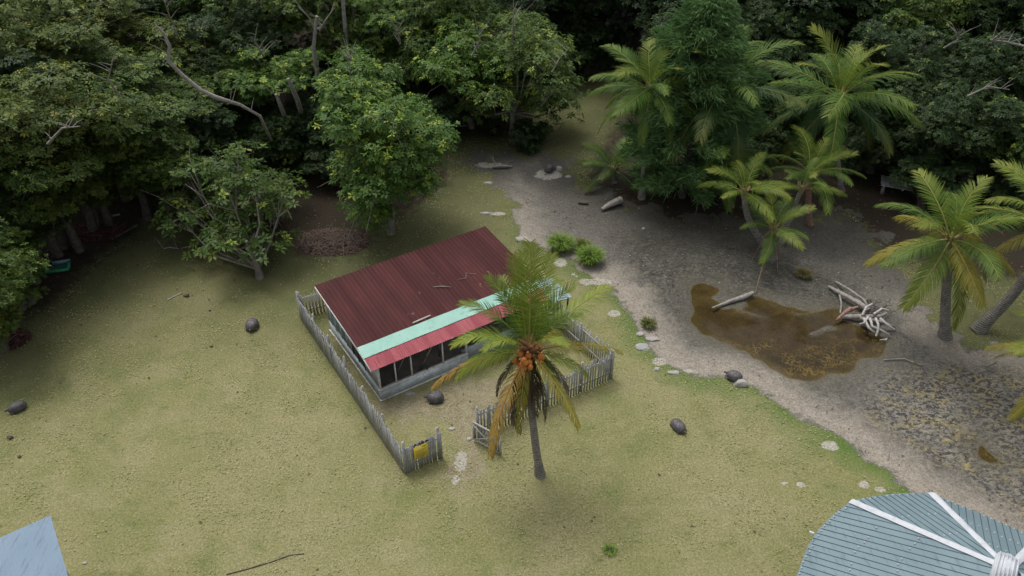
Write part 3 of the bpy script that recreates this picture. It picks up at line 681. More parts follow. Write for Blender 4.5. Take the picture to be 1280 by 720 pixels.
def near_palm():
    base = at(675, 593); crown = zat(661, 437, base.y + .15)
    e = empty('coconut_palm', base, 0, 'tall coconut palm with orange nuts and drooping yellow fronds in front of the house', 'palm', None)
    c = crown - base
    pts = trunk_pts((0, 0, -.05), c, .1, 16, side=(-.06, 0)); n = 16
    rr = [.125 + .045 * (1 - i / n) for i in range(n + 1)]; rr[0] = .25; rr[1] = .2
    mb = MB(); mb.tube(pts, rr, k=12, lump=.08); mb.build('trunk', M['palm_bark'], e, smooth=True)
    mb = MB()
    for i in range(26):
        a = i * 2.4; z = -.5 + i * .035; mb.tube([c + Vector((0, 0, z - .2)), c + Vector((math.cos(a) * .2, math.sin(a) * .2, z)), c + Vector((math.cos(a) * .42, math.sin(a) * .42, z + .22))], [.1, .075, .045], k=5, col=(.30, .15, .08) if i % 3 else (.42, .2, .09))
    mb.build('leaf_bases', mat_fiber, e)
    # coconuts
    rnd = random.Random(4)
    for k in range(30):
        a = rnd.uniform(-2.75, -.35) if k % 5 else rnd.uniform(0, 6.28); r_ = rnd.uniform(.28, .62); z = rnd.uniform(-.62, .02)
        bm = bmesh.new(); bmesh.ops.create_icosphere(bm, subdivisions=2, radius=.115)
        for v in bm.verts: v.co.z *= 1.2
        me = bpy.data.meshes.new('coconut'); bm.to_mesh(me); bm.free(); me.materials.append(M['coconut'])
        for p_ in me.polygons: p_.use_smooth = True
        o = bpy.data.objects.new('coconut', me); COL.objects.link(o); o.parent = e
        o.location = c + Vector((math.cos(a) * r_, math.sin(a) * r_, z)); o.rotation_euler = (rnd.uniform(-.5, .5), rnd.uniform(-.5, .5), 0)
    # fronds: az 0=right(+X), 90=away(+Y), -90=towards camera; el; length; kind; droop
    FR_ = [
     (84,87,4.1,'L',12),(128,82,3.5,'L',20),(46,80,3.6,'L',20),(150,72,3.0,'G',34),(24,72,2.9,'G',34),(95,72,3.4,'G',34),
     (168,60,3.0,'G',52),(12,62,2.3,'G',60),(115,54,3.0,'G',58),(62,56,2.8,'G',55),(190,46,2.9,'L',78),(-35,66,1.9,'L',80),(-150,60,2.1,'L',90),
     (165,24,2.8,'G',62),(202,22,2.9,'L',78),(-172,2,3.7,'o',42),(180,8,2.6,'G',65),
     (30,34,3.6,'L',22),(7,12,3.3,'y',34),(-6,-4,2.6,'L',60),(54,0,2.6,'o',45),
     (-52,-14,3.2,'y',22),(-33,-24,2.0,'G',66),(-118,-18,3.9,'o',32),(-104,-44,3.0,'y',35),
     (-15,-27,2.3,'b',55),(-168,-40,2.3,'k',50),(15,-40,2.4,'b',55)]
    for i, (az, el, L_, kd, dr) in enumerate(FR_):
        rag = .12 if kd in 'yo' else .13
        mb = frond_mb(el, L_, kd, seed=i + 3, droop=dr, nleaf=46, wleaf=.044, ragged=rag, tipyellow=.35, side_curve=random.Random(i).uniform(-18, 18), leaflen=.25 if kd not in 'yo' else .19)
        o = mb.build('dead_frond' if kd == 'b' else 'frond', M['frond'], e)
        if kd in 'yo': o['label'] = 'yellowing frond with orange midrib'
        o.location = c + Vector((math.cos(R(az)) * .12, math.sin(R(az)) * .12, .1 if el > 30 else -.1)); o.rotation_euler = (0, 0, R(az))
    # dead skirt hugging trunk
    for i in range(16):
        az = i * 41 + 10
        mb = frond_mb(-70, 2.0 + .5 * (i % 3), 'k' if i % 3 else 'b', seed=40 + i, droop=24, nleaf=34, ragged=.2, leaflen=.28, hang=1.3)
        o = mb.build('dead_frond', M['frond'], e); o.location = c + Vector((math.cos(R(az)) * .15, math.sin(R(az)) * .15, -.45)); o.rotation_euler = (0, 0, R(az))
near_palm()

def palm_px(bu, bv, cu, cv, Lf, label, dy=0, **k):
    b = at(bu, bv); return palm(b, zat(cu, cv, b.y + dy), Lf, label, **k)
palm_px(802, 248, 813, 112, 4.2, 'tall coconut palm left of the feathery casuarina, pale trunk behind the driftwood log', seed=21, kinds='lggg', nf=24, az0=30, bend=.1)
palm_px(882, 248, 905, 112, 5.0, 'coconut palm rising behind the casuarina with fronds reaching right', seed=2, kinds='gd', nf=15, az0=80)
palm_px(915, 258, 906, 190, 3.4, 'small coconut palm at the right flank of the casuarina', seed=3, kinds='g', nf=13, az0=200, r0=.14, r1=.1)
palm_px(1052, 238, 1049, 122, 5.2, 'largest coconut palm, its broad dark crown against the right-hand forest', seed=4, kinds='lggd', nf=23, az0=0, elmin=-40)
palm_px(1012, 280, 1013, 216, 3.0, 'short coconut palm with a reddish upright trunk', seed=5, kinds='lg', nf=13, az0=60, bark='red_bark', r0=.2, r1=.16, elmin=0)
palm_px(958, 308, 930, 240, 2.7, 'yellow-green coconut palm leaning left above the mud', seed=6, kinds='l', nf=11, az0=130, bend=.3, r0=.24, r1=.15, elmin=5)
palm_px(972, 302, 1002, 236, 2.3, 'slender pale palm trunk leaning right under the red-trunked palm', seed=7, kinds='gl', nf=7, az0=20, bend=.1, r0=.32, r1=.12, elmin=15)
palm_px(966, 322, 966, 286, 2.5, 'stunted coconut palm at the pond head with brown fronds trailing to the mud', seed=8, kinds='lg', nf=10, az0=90, r0=.26, r1=.15, dead=0, elmin=8)
palm_px(1181, 420, 1188, 300, 4.1, 'yellow-tipped coconut palm standing upright on the right bank of the pond', seed=9, kinds='lgyl', nf=23, az0=-90, bend=.05, r0=.27, r1=.19, elmin=-48)
palm_px(1222, 412, 1318, 285, 4.6, 'curved-trunk coconut palm leaning out of the right edge', seed=10, kinds='lly', nf=18, az0=70, bend=.55, r0=.3, r1=.2, elmin=-30)
palm_px(1345, 520, 1335, 452, 3.2, 'coconut palm outside the right edge showing only frond tips over the mud', seed=11, kinds='ly', nf=16, az0=5, elmin=-30)
palm_px(768, 228, 766, 212, 3.2, 'young stemless coconut palm left of the casuarina foot', seed=12, kinds='gd', nf=13, az0=15, r0=.14, r1=.1, elmin=5, elmax=70)
# trailing brown fronds of the stunted palm
def trailing():
    pe = [o for o in bpy.data.objects if o.get('label', '').startswith('stunted')][0]; b = Vector(pe.location); c = zat(966, 286, b.y)
    for i, (u, v) in enumerate([(944, 366), (952, 340), (940, 325), (975, 330), (972, 338)]):
        t = at(u, v, .02) - b; s = c - b; mid = s.lerp(t, .45) + Vector((0, 0, .45))
        mb = MB(); mb.tube([s, mid, t], [.05, .035, .02], k=5, col=(.36, .27, .2))
        for q in range(26):
            f = .2 + .75 * q / 26; p = s.lerp(mid, f / .5) if f < .5 else mid.lerp(t, (f - .5) / .5)
            for sd in (-1, 1):
                d = Vector((sd * .12, -.02, -.28)); mb.add([tuple(p), tuple(p + Vector((.02, 0, 0))), tuple(p + d), tuple(p + d)], [(0, 1, 2, 2)], 0, (.28, .19, .13))
        mb.build('dead_frond', M['frond'], pe)
trailing()

# ------------------------------------------------------------------ broadleaf trees
SPEC = {   # leaf colour range, accent colour, accent share
 'bright': ((.050, .115, .022), (.115, .21, .035), (.34, .44, .06), .10),
 'mid': ((.046, .088, .020), (.108, .172, .032), (.28, .36, .06), .08),
 'olive': ((.056, .094, .022), (.13, .18, .034), (.27, .28, .05), .07),
 'dark': ((.022, .046, .016), (.044, .084, .024), (.15, .21, .05), .07),
 'grey': ((.055, .07, .045), (.09, .10, .07), (.16, .15, .12), .08),
}
def crown_mb(Rx, Rz, spec, seed, nlobe=22, nros=1700, leaf=.26, per=7, flat=.75, tier=False, open_=0.0):
    """leaf rosettes spread through many lobes; returns mb and the lobe centres"""
    g = np.random.default_rng(seed); mb = MB()
    lobes = []
    for i in range(nlobe * 4):
        if len(lobes) >= nlobe: break
        d = g.normal(size=3); d /= np.linalg.norm(d); d[2] = d[2] * .95 + .12
        r = g.uniform(.45, .98) if i % 4 else g.uniform(.1, .45)
        c = np.array([d[0] * Rx * r, d[1] * Rx * r, d[2] * Rz * r])
        if tier: c[2] = round(c[2] / (Rz * .38)) * Rz * .38 + g.uniform(-.15, .15)
        lr = Rx * g.uniform(.22, .38)
        lobes.append((c, lr))
    tot = sum(l[1] ** 2 for l in lobes); c0, c1, ac, ash = SPEC[spec]
    c0, c1, ac = map(np.array, (c0, c1, ac)); VV = []; CC = []
    for c, lr in lobes:
        n = int(nros * lr * lr / tot); d = g.normal(size=(n, 3)); d /= np.linalg.norm(d, axis=1)[:, None]
        d[:, 2] = np.where(d[:, 2] < -.35, -d[:, 2], d[:, 2])
        rad = lr * (g.uniform(.35, 1.0, n) ** .45) * (1 + .25 * np.sin(d[:, 0] * 5 + c[0] * 3) * np.cos(d[:, 1] * 6))
        P = c + d * rad[:, None] * np.array([1.15, 1.15, .38 if tier else flat])
        P += g.normal(size=P.shape) * .08
        ax = d * .6 + np.array([0, 0, .75]) + g.normal(size=d.shape) * .3; ax /= np.linalg.norm(ax, axis=1)[:, None]
        ref = g.normal(size=(n, 3)); X = np.cross(ax, ref); X /= np.linalg.norm(X, axis=1)[:, None]; Yv = np.cross(ax, X)
        lobec = g.uniform(0, 1) * .5; tint = np.clip(lobec + g.uniform(0, 1, n) ** 2 * .8, 0, 1.25); isac = g.uniform(size=n) < ash
        for k in range(per):
            a = 2 * math.pi * k / per + g.uniform(-.3, .3, n); up = g.uniform(-.15, .65, n)
            D = X * np.cos(a)[:, None] + Yv * np.sin(a)[:, None] + ax * up[:, None]; D /= np.linalg.norm(D, axis=1)[:, None]
            Sd = np.cross(D, ax); Sd /= np.linalg.norm(Sd, axis=1)[:, None] + 1e-9
            ll = leaf * g.uniform(.7, 1.25, n)[:, None]; st = P + D * ll * .12
            tip = st + D * ll - np.array([0, 0, 1]) * ll * .18
            m1 = st + D * ll * .55 + Sd * ll * .21; m2 = st + D * ll * .55 - Sd * ll * .21
            VV.append(np.stack([st, m1, tip, m2], 1).reshape(-1, 3))
            t = np.clip(tint + g.uniform(-.15, .15, n), 0, 1.35)[:, None]; cc = c0 * (1 - t) + c1 * t
            cc = np.where(isac[:, None], ac * g.uniform(.7, 1.1, (n, 1)), cc); CC.append(cc)
    V = np.concatenate(VV); Q = np.arange(len(V)).reshape(-1, 4); mb.add(V, Q, 0, np.concatenate(CC))
    return mb, lobes
CROWNS = {}
def limbs_mb(lobes, base, cz, r, g, k=6, cover=.9, twigs=True):
    mb = MB(); base = Vector(base); top = Vector((0, 0, cz * .55)) if cz > 3 else Vector((0, 0, cz * .3))
    mid = base.lerp(top, .5) + Vector((g.uniform(-.25, .25), g.uniform(-.25, .25), 0))
    mb.tube([base, mid, top, Vector((g.uniform(-.3, .3), g.uniform(-.3, .3), cz))], [r * 1.25, r * .9, r * .75, r * .35], k=8)
    for i, (c, lr) in enumerate(lobes):
        if g.uniform() > cover: continue
        tgt = Vector((c[0], c[1], c[2] + cz)); st = mid.lerp(top, g.uniform(.3, 1)) if i % 2 else top.lerp(Vector((0, 0, cz)), g.uniform(0, .9))
        m_ = st.lerp(tgt, .5) + Vector((g.uniform(-.3, .3), g.uniform(-.3, .3), -.12 * (tgt - st).length))
        mb.tube([st, m_, tgt], [r * .42, r * .27, r * .1], k=5)
        if twigs:
            for _ in range(4):
                q = tgt + Vector(g.normal(size=3) * lr * .6); mb.tube([m_.lerp(tgt, .6), tgt.lerp(q, .5), q], [r * .13, r * .08, r * .03], k=4)
    return mb
def tree(u, v, zc, Rx, Rz, spec, label, seed=0, shape=0, base=None, leaf=.26, nros=1700, tier=False, bark='bark', name='broadleaf_tree', per=7, nlobe=22, group='forest trees', flat=.75, cat='tree', cover=.9):
    """crown centre seen at (u, v) and standing zc above ground"""
    cpos = at(u, v, zc); b = Vector((cpos.x, cpos.y, 0)) if base is None else at(*base)
    e = empty(name, b, 0, label, cat, group); off = cpos - b; off.z = 0
    g = np.random.default_rng(seed * 13 + shape)
    key = (spec, shape, tier, round(Rx, 1), round(Rz, 1)) if base is None else None
    rot = 0
    # shared crowns: shape variants, rescaled a little
    if base is None:
        key = (spec, shape % 4, tier)
        if key not in CROWNS:
            mb, lobes = crown_mb(4.0, 3.6, spec, 50 + shape * 7 + len(CROWNS), nlobe, nros, leaf, per, flat, tier)
            o = mb.build('crown', M['leaf'])
            l2 = limbs_mb(lobes, (0, 0, -6), 0, .2, g, cover=cover); lo = l2.build('branches', M[bark])
            CROWNS[key] = (o.data, lo.data); bpy.data.objects.remove(o); bpy.data.objects.remove(lo)
        cd, ld = CROWNS[key]; rot = g.uniform(0, 6.28)
        o = bpy.data.objects.new('crown', cd); COL.objects.link(o); o.parent = e; o.location = (0, 0, zc); o.scale = (Rx / 4, Rx / 4, Rz / 3.6); o.rotation_euler = (0, 0, rot)
        o = bpy.data.objects.new('branches', ld); COL.objects.link(o); o.parent = e; o.location = (0, 0, zc); o.scale = (Rx / 4, Rx / 4, Rz / 3.6); o.rotation_euler = (0, 0, rot)
        mb = MB(); mb.tube([(0, 0, -.1), (g.uniform(-.2, .2), g.uniform(-.2, .2), zc * .4), (0, 0, zc - Rz * .25)], [.3, .22, .15], k=8); mb.build('trunk', M[bark], e, smooth=True)
    else:
        mb, lobes = crown_mb(Rx, Rz, spec, seed + 500, nlobe, nros, leaf, per, flat, tier)
        o = mb.build('crown', M['leaf'], e); o.location = (off.x, off.y, zc)
        lobes2 = [(np.array([c[0] + off.x, c[1] + off.y, c[2]]), lr) for c, lr in lobes]
        mb = limbs_mb(lobes2, (0, 0, -.1), zc, .16 * (Rx / 4) + .05, g, cover=cover); mb.build('trunk', M[bark], e, smooth=True)
    return e
# foreground / clearly readable trees
tree(493, 190, 5.2, 4.1, 4.8, 'bright', 'bushy bright green tree just behind the left end of the maroon roof', 1, base=(488, 292), nros=4200, nlobe=40, leaf=.25, group=None)
tree(452, 120, 6.6, 2.6, 2.8, 'bright', 'leafy crown rising behind the bushy tree at the house corner', 2, base=(455, 235), nros=1600, nlobe=18, leaf=.24, group=None)
tree(300, 255, 2.5, 4.3, 2.9, 'mid', 'open small tree with pale bare limbs standing alone on the left lawn', 3, base=(325, 347), nros=1050, nlobe=44, leaf=.34, group=None, cover=1, flat=.4)
tree(655, 98, 4.5, 5.0, 4.2, 'mid', 'rounded broadleaf tree beyond the roof beside the grassy opening', 4, base=(640, 175), nros=3000, nlobe=30, leaf=.27, group=None)
tree(597, 88, 4.8, 4.0, 3.8, 'bright', 'dark glossy tree between the bushy tree and the rounded tree', 5, base=(590, 160), nros=2400, nlobe=26, group=None)
tree(658, 168, .7, 1.9, 1.0, 'dark', 'dark low shrub at the foot of the rounded tree', 6, base=(655, 185), nros=1000, nlobe=14, leaf=.2, name='shrub', cat='shrub', group=None, bark='dark_bark')
tree(612, 150, .8, 1.3, .9, 'dark', 'small dark shrub beside fallen twigs under the trees', 61, base=(612, 165), nros=500, nlobe=8, leaf=.2, name='shrub', cat='shrub', group=None, bark='dark_bark')
BOUGH = [(215,215,3.0,2.6,1.3),(165,212,3.4,2.6,1.4),(100,232,3.0,2.4,1.3),(30,285,2.6,2.0,1.4),(5,340,2.4,1.9,1.6),(-20,390,2.4,2.0,1.7),(40,240,4.2,3.2,2),(225,165,4.2,3.0,1.8),(190,130,5.5,3.2,2),(255,75,6,3.0,2),(100,180,5.5,3.2,2),(10,100,8.5,3.6,2.2),(110,110,7.5,3.4,2.2),(95,20,9.5,4,2.4),(20,10,9.5,4,2.4),(175,10,8.5,3.4,2.2),(240,-5,8.5,3.4,2.4)]
for i, (u, v, z, rx, rz) in enumerate(BOUGH):
    tree(u, v, z, rx, rz, ('mid', 'olive', 'olive', 'dark')[i % 4], 'shaded broadleaf tree with low spreading boughs inside the left thicket', 700 + i, shape=i % 3, tier=i % 2 == 0, nros=3600, nlobe=32, leaf=.225, bark='dark_bark', group='low-boughed trees of the left thicket')
GAPF = [(700,75,2.0,2.6,1.8),(735,60,2.2,3,2),(690,30,3.5,3.4,2.6),(760,25,3.5,3.4,2.6),(720,0,5,3.8,3),(800,-10,6,3.8,3),(560,60,4,3,2.4),(530,90,3,2.4,2),(385,90,4,2.6,2),(300,75,5,3,2.2),(310,130,3,2.6,1.8),(450,60,4,3,2.4),(1010,60,3,3,2.4),(970,70,3,3,2.4),(1100,60,5,3.4,2.8),(1135,140,3.2,2.6,2.2)]
for i, (u, v, z, rx, rz) in enumerate(GAPF):
    tree(u, v, z, rx, rz, 'dark', 'dark broadleaf tree filling a gap between taller forest trees', 760 + i, shape=i % 4, nros=3200, nlobe=30, leaf=.225, bark='dark_bark', group='dark gap trees of the forest')
# left almond wall
LEFT = [
 (35,60,9.0,5.2,4.0,'olive','tiered tree at the upper left with long flat boughs'),
 (150,60,7.5,4.2,3.0,'olive','tiered tree with yellow-green leaf tips left of the bare curved branch'),
 (-60,150,8.0,5.0,4.0,'olive','tree cut by the left edge at the height of the tiers'),
 (40,165,7.5,4.6,3.2,'olive','wide tree in the middle of the left-hand thicket'),
 (150,150,6.0,4.2,3.0,'mid','tree whose outer boughs overhang the left lawn'),
 (195,200,4.4,2.6,1.8,'mid','low bough tree reaching towards the lone small tree'),
 (85,205,4.6,3.0,2.0,'mid','shaded tree above the red leaf pile'),
 (0,255,5.0,3.0,2.4,'mid','tree over the green plastic crate at the left edge'),
 (-40,350,4.2,2.8,2.4,'mid','lowest tree at the left edge overhanging the lawn'),
 (22,340,2.0,1.1,1.1,'mid','small leafy sapling left of the green crate'),
 (60,262,2.6,1.3,.9,'olive','sapling with light leaf tips beside the red leaf pile'),
 (-90,260,6,4.2,3.5,'dark','tree beyond the left edge shading the thicket'),
]
for i, (u, v, z, rx, rz, sp, lb) in enumerate(LEFT):
    tree(u, v, z, rx, rz, sp, lb, 20 + i, shape=i % 3, tier=(i in (0, 1, 2, 3, 4, 6)), nros=3600, nlobe=32, leaf=.225, bark='dark_bark', group='trees of the left thicket')
TOP = [
 (250,35,6.5,4.2,3.2,'bright','tree with fresh leaves right of the bare curved branch'),
 (330,25,7.5,3.8,3.0,'mid','tree at the top edge above the pale trunks'),
 (345,95,5.5,3.2,2.2,'bright','light crown over the paired pale trunks'),
 (262,110,4.6,3.0,2.2,'mid','low crown hanging over the fallen pale branch'),
 (215,-20,9,4,3.2,'mid','tree crown at the top edge above the curved branch'),
 (420,55,6.0,2.4,2.4,'mid','thin crown between the tall pale trunks'),
 (415,-15,9,3.4,3,'mid','tall crown at the top edge over the pale trunks'),
 (500,30,7.0,3.6,3.0,'bright','light green crown at the top edge behind the bushy tree'),
 (560,10,7.0,3.6,3.0,'mid','crown at the top edge left of the dead sapling'),
 (640,-25,7.5,4.2,3.2,'dark','dark crown at the top edge above the dead sapling'),
 (700,-20,6.5,4.0,3.0,'dark','dark crown at the top edge over the black gap'),
 (790,5,5.5,3.2,2.6,'grey','greyish leafed bush at the back of the grassy opening'),
 (740,-40,8,4.6,3.6,'dark','dark forest tree behind the black gap at the top'),
 (385,150,3.4,2.2,1.8,'dark','dark undergrowth tree left of the bushy tree'),
 (350,170,2.6,2.0,1.4,'dark','dark undergrowth bush beneath the pale trunks'),
 (240,170,3.4,2.4,1.8,'dark','dark bush between the left thicket and the lone tree'),
 (545,140,2.2,1.8,1.4,'dark','dark bush under the trees behind the bushy tree'),
]
for i, (u, v, z, rx, rz, sp, lb) in enumerate(TOP):
    tree(u, v, z, rx, rz, sp, lb, 60 + i, shape=(i * 2 + 1) % 4, nros=3200, nlobe=30, leaf=.225, group='trees of the forest behind the house')
RIGHT = [
 (955,15,6.5,4.4,3.4,'dark','dark tree at the top edge right of the casuarina top'),
 (1005,-10,8,4.4,3.4,'dark','dark tree at the top edge left of the largest palm'),
 (1080,0,7.5,4.4,3.4,'dark','dark tree at the top edge above the largest palm'),
 (1150,25,7.0,4.0,3.2,'mid','slightly lighter tree at the top edge right of the largest palm'),
 (1225,10,7.5,4.2,3.4,'dark','dark tree under the vines at the upper right corner'),
 (1300,20,7.5,4.4,3.4,'dark','dark tree cut by the upper right corner'),
 (1120,95,5.5,3.6,3.0,'dark','dark tree right of the largest palm crown'),
 (1185,95,5.5,3.6,3.0,'dark','dark tree in the middle of the right-hand forest'),
 (1262,100,5.5,3.6,3.0,'dark','dark tree at the right edge behind the vines'),
 (1165,160,4.2,3.0,2.6,'dark','dark tree with small glossy leaves above the timber frame'),
 (1230,165,4.0,3.0,2.6,'dark','dark tree above the upright pond palm'),
 (1295,180,4.0,3.0,2.6,'mid','dull green tree at the right edge over the curved palm'),
 (985,110,3.5,3.0,2.6,'dark','dark tree between the casuarina and the largest palm'),
 (925,55,5.5,3.4,3.0,'dark','dark tree behind the palm fronds right of the casuarina'),
 (1100,175,2.4,2.2,2.0,'dark','dark bush under the largest palm fronds'),
 (870,-10,8,4.2,3.2,'dark','dark tree at the top edge behind the casuarina'),
]
for i, (u, v, z, rx, rz, sp, lb) in enumerate(RIGHT):
    tree(u, v, z, rx, rz, sp, lb, 120 + i, shape=i % 4, nros=3200, nlobe=30, leaf=.25, bark='dark_bark', group='trees of the right-hand forest')

# undergrowth and the rows of forest behind
def fill():
    rnd = random.Random(31); sd = 300
    spots = []
    openp = POLY['open']
    for _ in range(4000):
        if len(spots) >= 74: break
        x, y = rnd.uniform(-62, 62), rnd.uniform(52, 92)
        if abs(x) > 10 + y * .66: continue
        sdv = poly_sd(np.array([[x, y]]), [(p.x, p.y) for p in openp])[0]
        if sdv > -2.5: continue
        if any((x - a) ** 2 + (y - b) ** 2 < 22 for a, b in spots): continue
        spots.append((x, y))
    for i, (x, y) in enumerate(spots):
        z = rnd.uniform(4.2, 7.5); b = -(0) ; cy, cz = y, z - CAMH
        # convert to the tree() call through the crown's bearing
        f = y * CT - cz * ST; up = y * ST + cz * CT; u = 640 + F * x / f; v = 360 - F * up / f
        dk = x > 0 or rnd.random() < .35
        tree(u, v, z, rnd.uniform(3.4, 4.6), rnd.uniform(2.8, 3.8), 'dark' if dk else 'mid', 'distant forest tree standing in the dense rows along the top of the picture', sd + i, shape=rnd.randrange(4), group='rows of distant forest trees', bark='dark_bark')
    under = [(20,385),(-10,360),(60,240),(110,240),(215,150),(245,205),(300,150),(330,190),(380,200),(420,230),(360,215),(410,180),(300,100),(400,120),(470,120),(520,150),(540,110),(470,70),(560,60),(60,200),(130,180),(10,230),(-20,300),(-60,400),(5,420),(700,60),(680,40),(760,50),(1060,160),(1120,200),(1180,220),(1150,260),(1240,220),(1290,240),(960,190),(1000,150),(1090,130),(1210,180),(930,230),(1060,215),(1262,262),(880,200),(590,130)]
    for i, (u, v) in enumerate(under):
        b = at(u, v)
        if poly_sd(np.array([[b.x, b.y]]), [(p.x, p.y) for p in openp])[0] > -.2: continue
        z = rnd.uniform(1.0, 1.9); c = Vector((b.x, b.y, z)); f = b.y * CT - (z - CAMH) * ST; up = b.y * ST + (z - CAMH) * CT
        tree(640 + F * b.x / f, 360 - F * up / f, z, rnd.uniform(1.5, 2.4), rnd.uniform(1.1, 1.8), 'dark' if u > 560 or rnd.random() < .5 else 'mid', 'low leafy undergrowth bush in the shade beneath the forest trees', 400 + i, shape=rnd.randrange(4), name='bush', cat='bush', group='undergrowth bushes', bark='dark_bark')
fill()

# ------------------------------------------------------------------ casuarina
def casuarina():
    b = at(852, 246); e = empty('casuarina_tree', b, 0, 'feathery dark green casuarina between the coconut palms', 'tree'); g = np.random.default_rng(9)
    Ht = 12.6; mb = MB(); mb.tube([(0, 0, -.1), (.1, 0, 4), (-.1, .1, 8), (0, 0, Ht - .6)], [.28, .2, .13, .03], k=8)
    VV, CC = [], []; nb = 175
    for i in range(nb):
        h = .4 + (Ht - .6) * (i / nb) ** .95; rad = 3.7 * (1 - (max(h - 5, 0) / (Ht - 4.6)) ** 1.7) * (.75 + .25 * min(h / 3, 1)) * g.uniform(.55, 1.08); a = g.uniform(0, 2 * math.pi)
        end = np.array([math.cos(a) * rad, math.sin(a) * rad, h + rad * g.uniform(.0, .35)])
        mb.tube([(0, 0, h * .97), tuple(end * np.array([.5, .5, 1]) + np.array([0, 0, -.1])), tuple(end)], [.04, .025, .01], k=4)
        ns = 330; f = g.uniform(.25, 1.02, ns) ** .7; P = np.array([0, 0, h]) * (1 - f)[:, None] + end * f[:, None] + g.normal(size=(ns, 3)) * np.array([.22, .22, .16])
        out = np.array([math.cos(a), math.sin(a), .45]); D = out + g.normal(size=(ns, 3)) * .55; D /= np.linalg.norm(D, axis=1)[:, None]
        ll = g.uniform(.3, .7, ns)[:, None]; w = .012; sd = np.cross(D, g.normal(size=(ns, 3))); sd /= np.linalg.norm(sd, axis=1)[:, None]
        mid = P + D * ll * .55; tip = mid + (D - np.array([0, 0, .5])) * ll * .5
        VV.append(np.stack([P - sd * w, P + sd * w, mid + sd * w * 1.3, tip], 1).reshape(-1, 3))
        VV.append(np.stack([P - sd * w, mid + sd * w * 1.3, tip, mid - sd * w], 1).reshape(-1, 3))
        t = g.uniform(0, 1, (ns, 1)) * .6 + g.uniform(0, .4); c = np.array((.10, .20, .07)) * (1 - t) + np.array((.20, .34, .12)) * t; CC += [c, c]
    mb.build('trunk', M['dark_bark'], e)
    V = np.concatenate(VV); m2 = MB(); m2.add(V, np.arange(len(V)).reshape(-1, 4), 0, np.concatenate(CC)); m2.build('crown', M['needle'], e)
casuarina()

# ------------------------------------------------------------------ bare trunks and dead wood
def stick(pts, rad, label, name, cat, mt='dead_wood', k=6, lump=.15, twigs=0, seed=0, parts='branch'):
    mb = MB(); b = Vector(pts[0]); rel = [Vector(p) - b for p in pts]
    mb.tube(rel, rad, k=k, lump=lump); rnd = random.Random(seed)
    for _ in range(twigs):
        i = rnd.randrange(1, len(rel)); p = rel[i - 1].lerp(rel[i], rnd.random()); L_ = rnd.uniform(.5, 1.3)
        d = Vector((rnd.uniform(-1, 1), rnd.uniform(-.6, .6), rnd.uniform(.2, 1.1))).normalized(); q = p + d * L_; mb.tube([p, p.lerp(q, .5) + Vector((0, 0, .05)), q], [.025, .018, .006], k=4)
    o = mb.build(name, M[mt], None, smooth=True, loc=b); return tag(o, label, cat)
Yb = at(300, 135).y - 12
def zp(u, v, Y): return zat(u, v, Y)
stick([zp(192,28,38), zp(205,42,38), zp(212,58,38), zp(210,76,38), zp(228,94,38), zp(250,112,38), zp(268,121,38), zp(300,131,38.5), zp(325,145,39), at(345,190)], [.03,.07,.09,.1,.1,.11,.12,.09,.08,.1], 'long pale bare curved branch crossing the upper left trees', 'dead_branch', 'branch', twigs=6, seed=1)
stick([at(383,165), zp(372,125,45), zp(360,98,45)], [.2,.15,.11], 'pale straight trunk leaning left under the upper trees', 'bare_trunk', 'trunk', mt='dead_wood')
stick([at(363,168), zp(352,135,44.5), zp(345,118,44.5)], [.17,.12,.09], 'shorter forked pale trunk left of the leaning one', 'bare_trunk', 'trunk', mt='dead_wood', twigs=3)
stick([at(408,140), zp(398,100,48), zp(392,60,48), zp(396,20,48)], [.18,.15,.13,.1], 'grey trunk rising behind the leaning pale trunk', 'bare_trunk', 'trunk', mt='dead_wood')
stick([at(440,110), zp(434,60,53), zp(430,20,53), zp(428,-10,53)], [.19,.16,.14,.12], 'tall straight pale trunk at the top of the picture', 'bare_trunk', 'trunk', mt='dead_wood')
stick([at(452,105), zp(447,60,54), zp(442,20,54), zp(440,-15,54)], [.15,.13,.12,.11], 'thinner dark trunk right of the tall pale one', 'bare_trunk', 'trunk', mt='dark_bark')
stick([zp(439,105,42), zp(437,85,42), zp(438,70,42)], [.05,.03,.012], 'small bare forked tip above the bushy tree', 'dead_branch', 'branch', twigs=9, seed=3)
stick([at(642,150), zp(641,45,50), zp(642,20,50), zp(642,0,50)], [.09,.07,.05,.02], 'dead grey sapling sticking out above the rounded tree', 'dead_sapling', 'dead tree', twigs=10, seed=5)
stick([zp(690,90,46), zp(700,72,46), zp(712,60,46)], [.05,.035,.012], 'bare pale twigs on the right side of the rounded tree', 'dead_branch', 'branch', twigs=6, seed=8)
stick([zp(1238,50,44), zp(1255,52,44), zp(1290,60,44)], [.04,.06,.08], 'bare vine-hung bough at the upper right corner', 'dead_branch', 'branch', twigs=14, seed=9)
stick([zp(205,0,46), zp(212,20,46), zp(222,45,46)], [.03,.04,.06], 'leafless twiggy branch at the upper left top edge', 'dead_branch', 'branch', twigs=12, seed=11, mt='bark')

